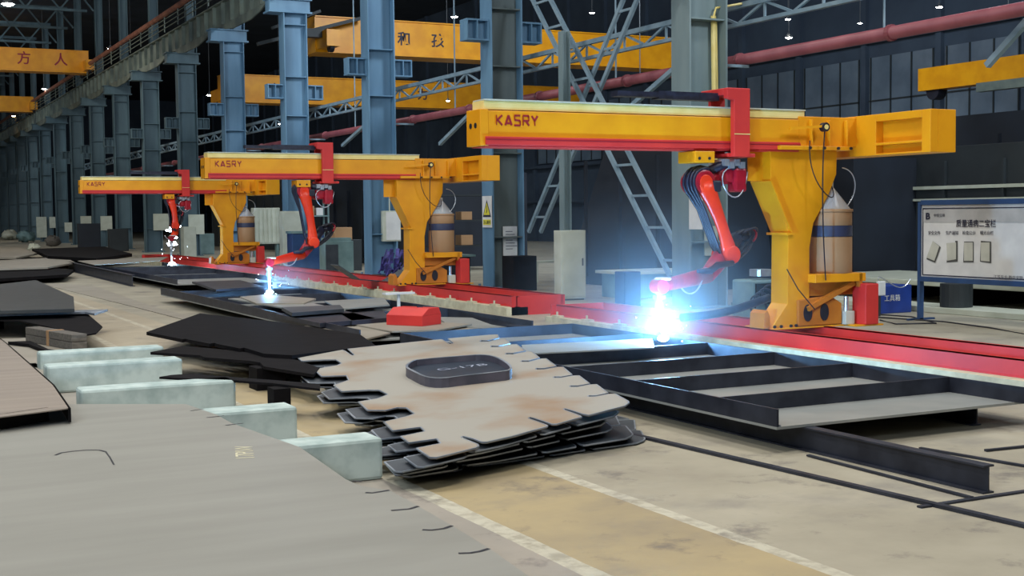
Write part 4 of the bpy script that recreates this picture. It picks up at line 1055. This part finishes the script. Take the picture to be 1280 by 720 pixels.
MB().box(11.75, 12.3, 15.3, 15.8, .05, .75).build('body', GREN, r, .03); MB().box(11.8, 12.25, 15.26, 15.3, .4, .7).build('front_panel', SCL2, r)
MB().lathe([(.16, .0), (.16, .1)], (12.05, 15.5, .8), 20).build('wire_spool', CHR, r)
g = MB()
for i in range(9):
    a0 = Vector((11.7+.07*i, 15.25, .3+.05*(i % 4)))
    g.tube(bez([a0, a0+Vector((-.2, -.1, .3)), a0+Vector((.1+.04*i, -.15, .35)), a0+Vector((.3, -.05, -.1))]), .015, 6)
g.build('cable_tangle', DKM, r, smooth=True)
for sx in (11.8, 12.25): MB().cyl((sx, 15.35, .05), (sx, 15.7, .05), .05, 12).build('wheel', BLK, r)
a = atY(852, 397, 14.2); b = atY(905, 392, 14.2); c_ = atY(962, 372, 14.2)
tag(MB().tube(bez([a, b, b, c_]), .055, 10).build('thick_hose', DKM, smooth=True), 'thick dark hose drooping behind the red track under the near robot', 'hose')
r = root('gas_cylinder', (15.4, 20.5, 0), 'slim white topped cylinder in the dark gap left of the near gantry column', 'gas cylinder')
MB().lathe([(.11, 0), (.115, .02), (.115, 1.25), (.06, 1.42), (.03, 1.45)], (13.9, 17.2, 0), 20).build('body', DARK, r, smooth=True)
MB().lathe([(.04, 1.45), (.05, 1.5), (.04, 1.58)], (13.9, 17.2, 0), 14).build('valve', WHT, r); MB().box(13.87, 13.93, 17.07, 17.085, .95, 1.4).build('label_strip', WHT, r)
r.location = (13.9, 17.2, 0)
for ch in r.children:
    for v_ in ch.data.vertices: v_.co.x += 1.5; v_.co.y += 3.3
# blue box and cylinder by the whiteboard
r = boxthing('blue_box', 'blue steel box on the floor behind the left leg of the whiteboard', 'box', 15.85, 17.0, .75, .6, 0, .48, BLUB)
writing('lettering', '工具箱', .12, WHT, r, (15.6, 16.695, .22), (1, 0, 0), (0, 0, 1), .002)
tag(MB().tube([(16.75, 16.2, 0), (16.75, 16.2, .5)], .27, 20).build('dark_drum', DRK2), 'short dark drum under the left part of the whiteboard', 'drum')
g = boxthing('white_gauge', 'small white meter hanging from wires beside the blue box', 'meter', 15.25, 16.4, .16, .06, .34, .58, WHT)
MB().tube(bez([(15.2, 16.4, .58), (15.1, 16.4, .8), (15.5, 16.4, .5), (15.7, 16.4, .3), (15.9, 16.4, .6)]), .008, 6).build('wire', CHR, g)
tag(MB().box(14.9, 15.2, 16.35, 16.45, 0, .34).build('meter_stand', DRK2), 'low dark stand under the small white meter', 'stand')
for k, (L0, t) in enumerate([([(1085, 392), (1140, 396), (1170, 404), (1120, 405), (1100, 400)], 'black cable curled on the floor at the left leg of the whiteboard'),
                 ([(1090, 396), (1180, 402), (1240, 410), (1300, 421)], 'black cable running right along the floor below the whiteboard')]):
    tag(MB().tube([at(x, y, .012) for x, y in L0], .012, 6).build('floor_cable', BLK), t, 'cable')
r = root('low_bench', (18.5, 17, 0), 'long low pale bench seen under the whiteboard', 'bench')
MB().box(17.6, 20.2, 12.0, 21.2, .36, .46).build('top_slab', CABW, r, .02)
for yy in (12.4, 14.8, 17.2, 19.6): MB().box(17.9, 20, yy, yy+.2, 0, .36).build('trestle', SCL2, r)
tag(MB().box(16.4, 17.2, 8, 21, 0, .1).build('floor_kerb', CABW, bevel=.01), 'low pale kerb strip on the floor behind the whiteboard legs', 'kerb')

def rack(x, y, wd, ht, label, M):
    r = root('storage_rack', (x, y, 0), label, 'storage rack')
    for sx in (-wd/2, wd/2-.06):
        for sy in (-.3, .26): MB().box(x+sx, x+sx+.06, y+sy, y+sy+.04, 0, ht).build('upright', M, r)
    for k in range(1, 4): MB().box(x-wd/2, x+wd/2, y-.32, y+.32, ht*k/3-.05, ht*k/3).build('shelf', M, r)
rn = random.Random(21)
RK = [(17.4, 37.5, 2.6, 2.4, 'dark storage rack left of the column with the warning sign', DRK2, 'by the warning sign column'),
      (15.3, 47.0, 1.6, 2.7, 'grey storage rack right of the second robot arm', GREN, 'right of the second robot arm')]
for x, y, wd, ht, t, M, wh in RK:
    rack(x, y, wd, ht, t, M)
    for k in (1, 2):
        for q, (nm, MM) in enumerate([('grey', GREN), ('brown', CARD), ('white', WHT)]):
            w_ = rn.uniform(.25, .5); xx = x-wd/2+.35+q*(wd-.7)/2; h_ = rn.uniform(.2, .45)
            tag(MB().box(xx-w_/2, xx+w_/2, y-.25, y+.2, ht*k/3, ht*k/3+h_).build('storage_box', MM, bevel=.01),
                '%s box on the %s shelf of the rack %s' % (nm, 'lower' if k == 1 else 'upper', wh), 'box', 'boxes on the storage racks')
# ------------------------------------------------------------------ whiteboard
r = root('notice_whiteboard', (15.2, 15.0, 0), 'blue framed whiteboard with printed pictures at the right edge', 'whiteboard')
yL, yR, zb_, zt_ = 15.5, 12.2, .66, 1.86
MB().box(15.2, 15.23, yR, yL-.06, zb_+.04, zt_-.03).build('board', WHT, r)
g = MB().box(15.17, 15.26, yL-.06, yL, 0, zt_+.02).build('leg', FRAM, r, .005)
g = MB().box(15.17, 15.26, yR-.06, yR, 0, zt_+.02).build('leg', FRAM, r, .005)
MB().box(15.17, 15.26, yR, yL-.06, zt_-.03, zt_+.05).build('top_rail', FRAM, r, .005)
MB().box(15.17, 15.26, yR, yL-.06, zb_-.04, zb_+.04).build('bottom_rail', FRAM, r, .005)
for yy in (yL-.03, yR-.03): MB().box(14.95, 15.5, yy-.03, yy+.03, 0, .03).build('foot', FRAM, r)
MB().box(15.19, 15.2, yL-.1, yL-.085, zb_+.07, zt_-.08).box(15.19, 15.2, yR, yL-.09, zt_-.09, zt_-.075).box(15.19, 15.2, yR, yL-.09, zb_+.06, zb_+.075).build('border_line', INK, r)
bp = lambda px, py: atX(px, py, 15.19)
MB().box(15.194, 15.2, yR, yL-.1, zt_-.3, zt_-.1).build('grey_header', mat('pale_grey_print', rgb(186, 186, 184), None, .7), r)
p = bp(1157, 274); writing('logo', 'B', .14, INK, r, (15.188, p.y, p.z), (0, -1, 0), (0, 0, 1), .002, bold=.006, sx=1.2)
p = bp(1167, 271); writing('logo_text', '中铁宝桥', .06, INKB, r, (15.188, p.y, p.z), (0, -1, 0), (0, 0, 1), .002)
p = bp(1195, 283); writing('title', '质量通病二宝栏', .125, INK, r, (15.188, p.y, p.z), (0, -1, 0), (0, 0, 1), .002, bold=.001, sx=.9)
for (px, s_) in ((1160, '安全文件'), (1182, '生产通知'), (1203, '检查公示'), (1225, '曝光台栏')):
    p = bp(px, 293); writing('caption', s_, .066, INK, r, (15.188, p.y, p.z), (0, -1, 0), (0, 0, 1), .002)
p = bp(1242, 348); writing('footer', '江苏东方·精益求精', .066, INKB, r, (15.188, p.y, p.z), (0, -1, 0), (0, 0, 1), .002)
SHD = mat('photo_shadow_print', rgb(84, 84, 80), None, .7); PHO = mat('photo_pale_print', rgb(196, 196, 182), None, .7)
def quad(px, M, x, name):
    P = [atX(a_, b_, x) for a_, b_ in px]
    MB().add([tuple(v_) for v_ in P], [tuple(range(len(P)))]).build(name, M, r)
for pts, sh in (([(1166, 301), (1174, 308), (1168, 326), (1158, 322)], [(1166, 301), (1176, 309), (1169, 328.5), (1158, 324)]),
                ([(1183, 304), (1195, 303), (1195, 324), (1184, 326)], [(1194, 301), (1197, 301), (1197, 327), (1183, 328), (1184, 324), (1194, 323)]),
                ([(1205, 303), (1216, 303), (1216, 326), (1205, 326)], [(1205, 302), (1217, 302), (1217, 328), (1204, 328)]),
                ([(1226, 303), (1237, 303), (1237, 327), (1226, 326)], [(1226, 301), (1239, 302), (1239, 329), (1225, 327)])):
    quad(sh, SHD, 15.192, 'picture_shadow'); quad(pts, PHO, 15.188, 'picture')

# ------------------------------------------------------------------ dark bulky steelwork of the next bay
def hulk(name, label, poly, y0, y1, M, cat='steel assembly'):
    r = root(name, (poly[0][0], y0, 0), label, cat, 'dark steel assemblies in the next bay')
    MB().slab(poly, y0, y1).build('shell', M, r)
    xs = [p[0] for p in poly]; zs = [p[1] for p in poly]
    x0, zt2 = min(xs), max(zs)
    yy = y0+.6
    while yy < y1:
        MB().box(x0-.08, x0, yy, yy+.06, .2, zt2*.85).build('stiffener', M, r); yy += 1.6
    return r
hulk('box_girder', 'huge dark steel box behind the whiteboard', [(21, 0), (24, 0), (24, 3.3), (21, 3.1)], 12, 27, DRK2)
r_ = hulk('box_girder', 'huge dark blue steel box between the near gantry column and the whiteboard', [(19.2, 0), (21, 0), (21, 2.9), (19.2, 2.9)], 21.5, 28, DARK)
hulk('steel_hopper', 'dark sloping steel hopper seen between the ladder braces', [(16.3, 0), (19.1, 0), (18.5, 3.6), (17.6, 3.6)], 24, 29, DARK)
hulk('box_girder', 'dark steel block left of the second yellow gantry counterweight', [(17, 0), (21, 0), (21, 3.2), (17, 3.2)], 40, 52, DARK)
hulk('box_girder', 'dark high steel block above and behind the near counterweight', [(27, 0), (31, 0), (30, 4.0), (28, 4.4)], 24, 40, DARK)
hulk('box_girder', 'dark steel block far behind the middle columns', [(20, 0), (25, 0), (25, 3.8), (20, 3.8)], 60, 80, DRK2)
tag(MB().box(20.9, 20.98, 13, 24, 2.2, 2.27).build('pale_rail', CABW), 'upper pale rail along the huge dark box behind the whiteboard', 'rail', 'pale rails on the dark box')
tag(MB().box(20.9, 20.98, 14, 24, 1.95, 2.0).build('pale_rail', CABW), 'lower pale rail along the huge dark box behind the whiteboard', 'rail', 'pale rails on the dark box')
# low clutter among far columns
rn = random.Random(9)
for i, (px, py, s, M, t) in enumerate([(11, 300, 1.3, CABW, 'white wrapped bundle at the far left edge'), (32, 303, 1.3, GREN, 'grey green heap next to the white bundle at far left'),
                          (66, 308, 1.0, WOOD, 'pale rounded sack under the distant notice boards'), (43, 316, .7, CABW, 'small pale lump on the plates at far left')]):
    p = at(px, py, 0)
    g = MB().ball(p+Vector((0, 0, .34*s)), .5*s, 7, .65)
    g.v = [(a_+rn.uniform(-.12, .12)*s, b_+rn.uniform(-.12, .12)*s, max(0, c__+rn.uniform(-.1, .1)*s)) for a_, b_, c__ in g.v]
    tag(g.build('wrapped_bundle', M, smooth=True), t, 'bundle')
for i, (px, py, w_, h_, M, t) in enumerate([(178, 328, .5, 1.4, CABW, 'pale narrow locker among the distant columns left of the third robot'),
                              (110, 312, 1.2, 1.5, DARK, 'dark cabinet behind the distant plates'), (148, 314, 1.0, 1.2, DRK2, 'dark low cabinet between distant columns'),
                              (256, 318, .8, 1.0, GREN, 'grey machine left of the third gantry column')]):
    p = at(px, py, 0); p.x = max(p.x, 12.2)
    boxthing('distant_cabinet', t, 'cabinet', p.x, p.y, w_, .6, 0, h_, M, [('door', (p.x-w_*.45, p.x+w_*.45, p.y-.32, p.y-.3, .05, h_-.05), M)])

# ------------------------------------------------------------------ light
w = bpy.data.worlds.new('world'); sc.world = w; w.use_nodes = True
w.node_tree.nodes['Background'].inputs[0].default_value = (.35, .5, .75, 1); w.node_tree.nodes['Background'].inputs[1].default_value = .05
def area(x, y, z, e, s=1.6, col=(1, .97, .92), spread=150, rot=(0, 0, 0)):
    d = bpy.data.lights.new('bay_or_fill_light', 'AREA'); d.energy = e; d.size = s; d.color = col; d.spread = math.radians(spread)
    o = bpy.data.objects.new('bay_or_fill_light', d); C.objects.link(o); o.location = (x, y, z); o.rotation_euler = rot
for (x, y, e) in [(-3, 3, 900), (3, 3, 900), (-3, 10, 900), (4, 10, 900), (9, 5, 900), (10, 15, 900), (2, 19, 900), (8, 26, 900), (2, 33, 900), (9, 41, 900), (3, 52, 900), (8, 66, 900), (3, 85, 900), (8, 110, 900), (5, 140, 900)]:
    area(x, y, 12.5, e*.345)
for (x, y, e) in [(22, 15, 260), (27, 35, 260), (22, 55, 300), (30, 70, 260), (26, 95, 300)]:
    area(x, y, 13, e*1.5, col=(.8, .9, 1))
def fill_light(p, q, e, s_, col=(.8, .9, 1)):  # added fill areas, not lamps of the hall; they imitate bounced light
    d = (Vector(q)-Vector(p)).to_track_quat('-Z', 'Y').to_euler()
    area(p[0], p[1], p[2], e, s_, col, 170, d)
fill_light((-9, -3, 8), (8, 16, 2), 900, 3)
fill_light((-6, 12, 9), (14, 30, 4), 700, 3)
fill_light((-4, 30, 10), (14, 55, 6), 1100, 3)
fill_light((-2, 60, 13.5), (8, 90, 10), 1100, 3, (1, .95, .85))
fill_light((0, 92, 13.5), (8, 120, 8), 900, 3)
fill_light((-6, 25, 8), (6, 55, 17), 500, 3)  # added upward fill in place of floor bounce on the roof
fill_light((-4, 70, 8), (6, 100, 17), 500, 3)
fill_light((18, 2, 13), (30, 40, 5), 1800, 3)
fill_light((20, 30, 13.5), (28, 60, 5), 1800, 3)

sc.view_settings.view_transform = 'Standard'; sc.view_settings.look = 'None'
sc.view_settings.exposure = 0.0; sc.view_settings.gamma = 1; sc.view_settings.use_curve_mapping = False
sc.cycles.volume_bounces = 0
sc.cycles.max_bounces = 6
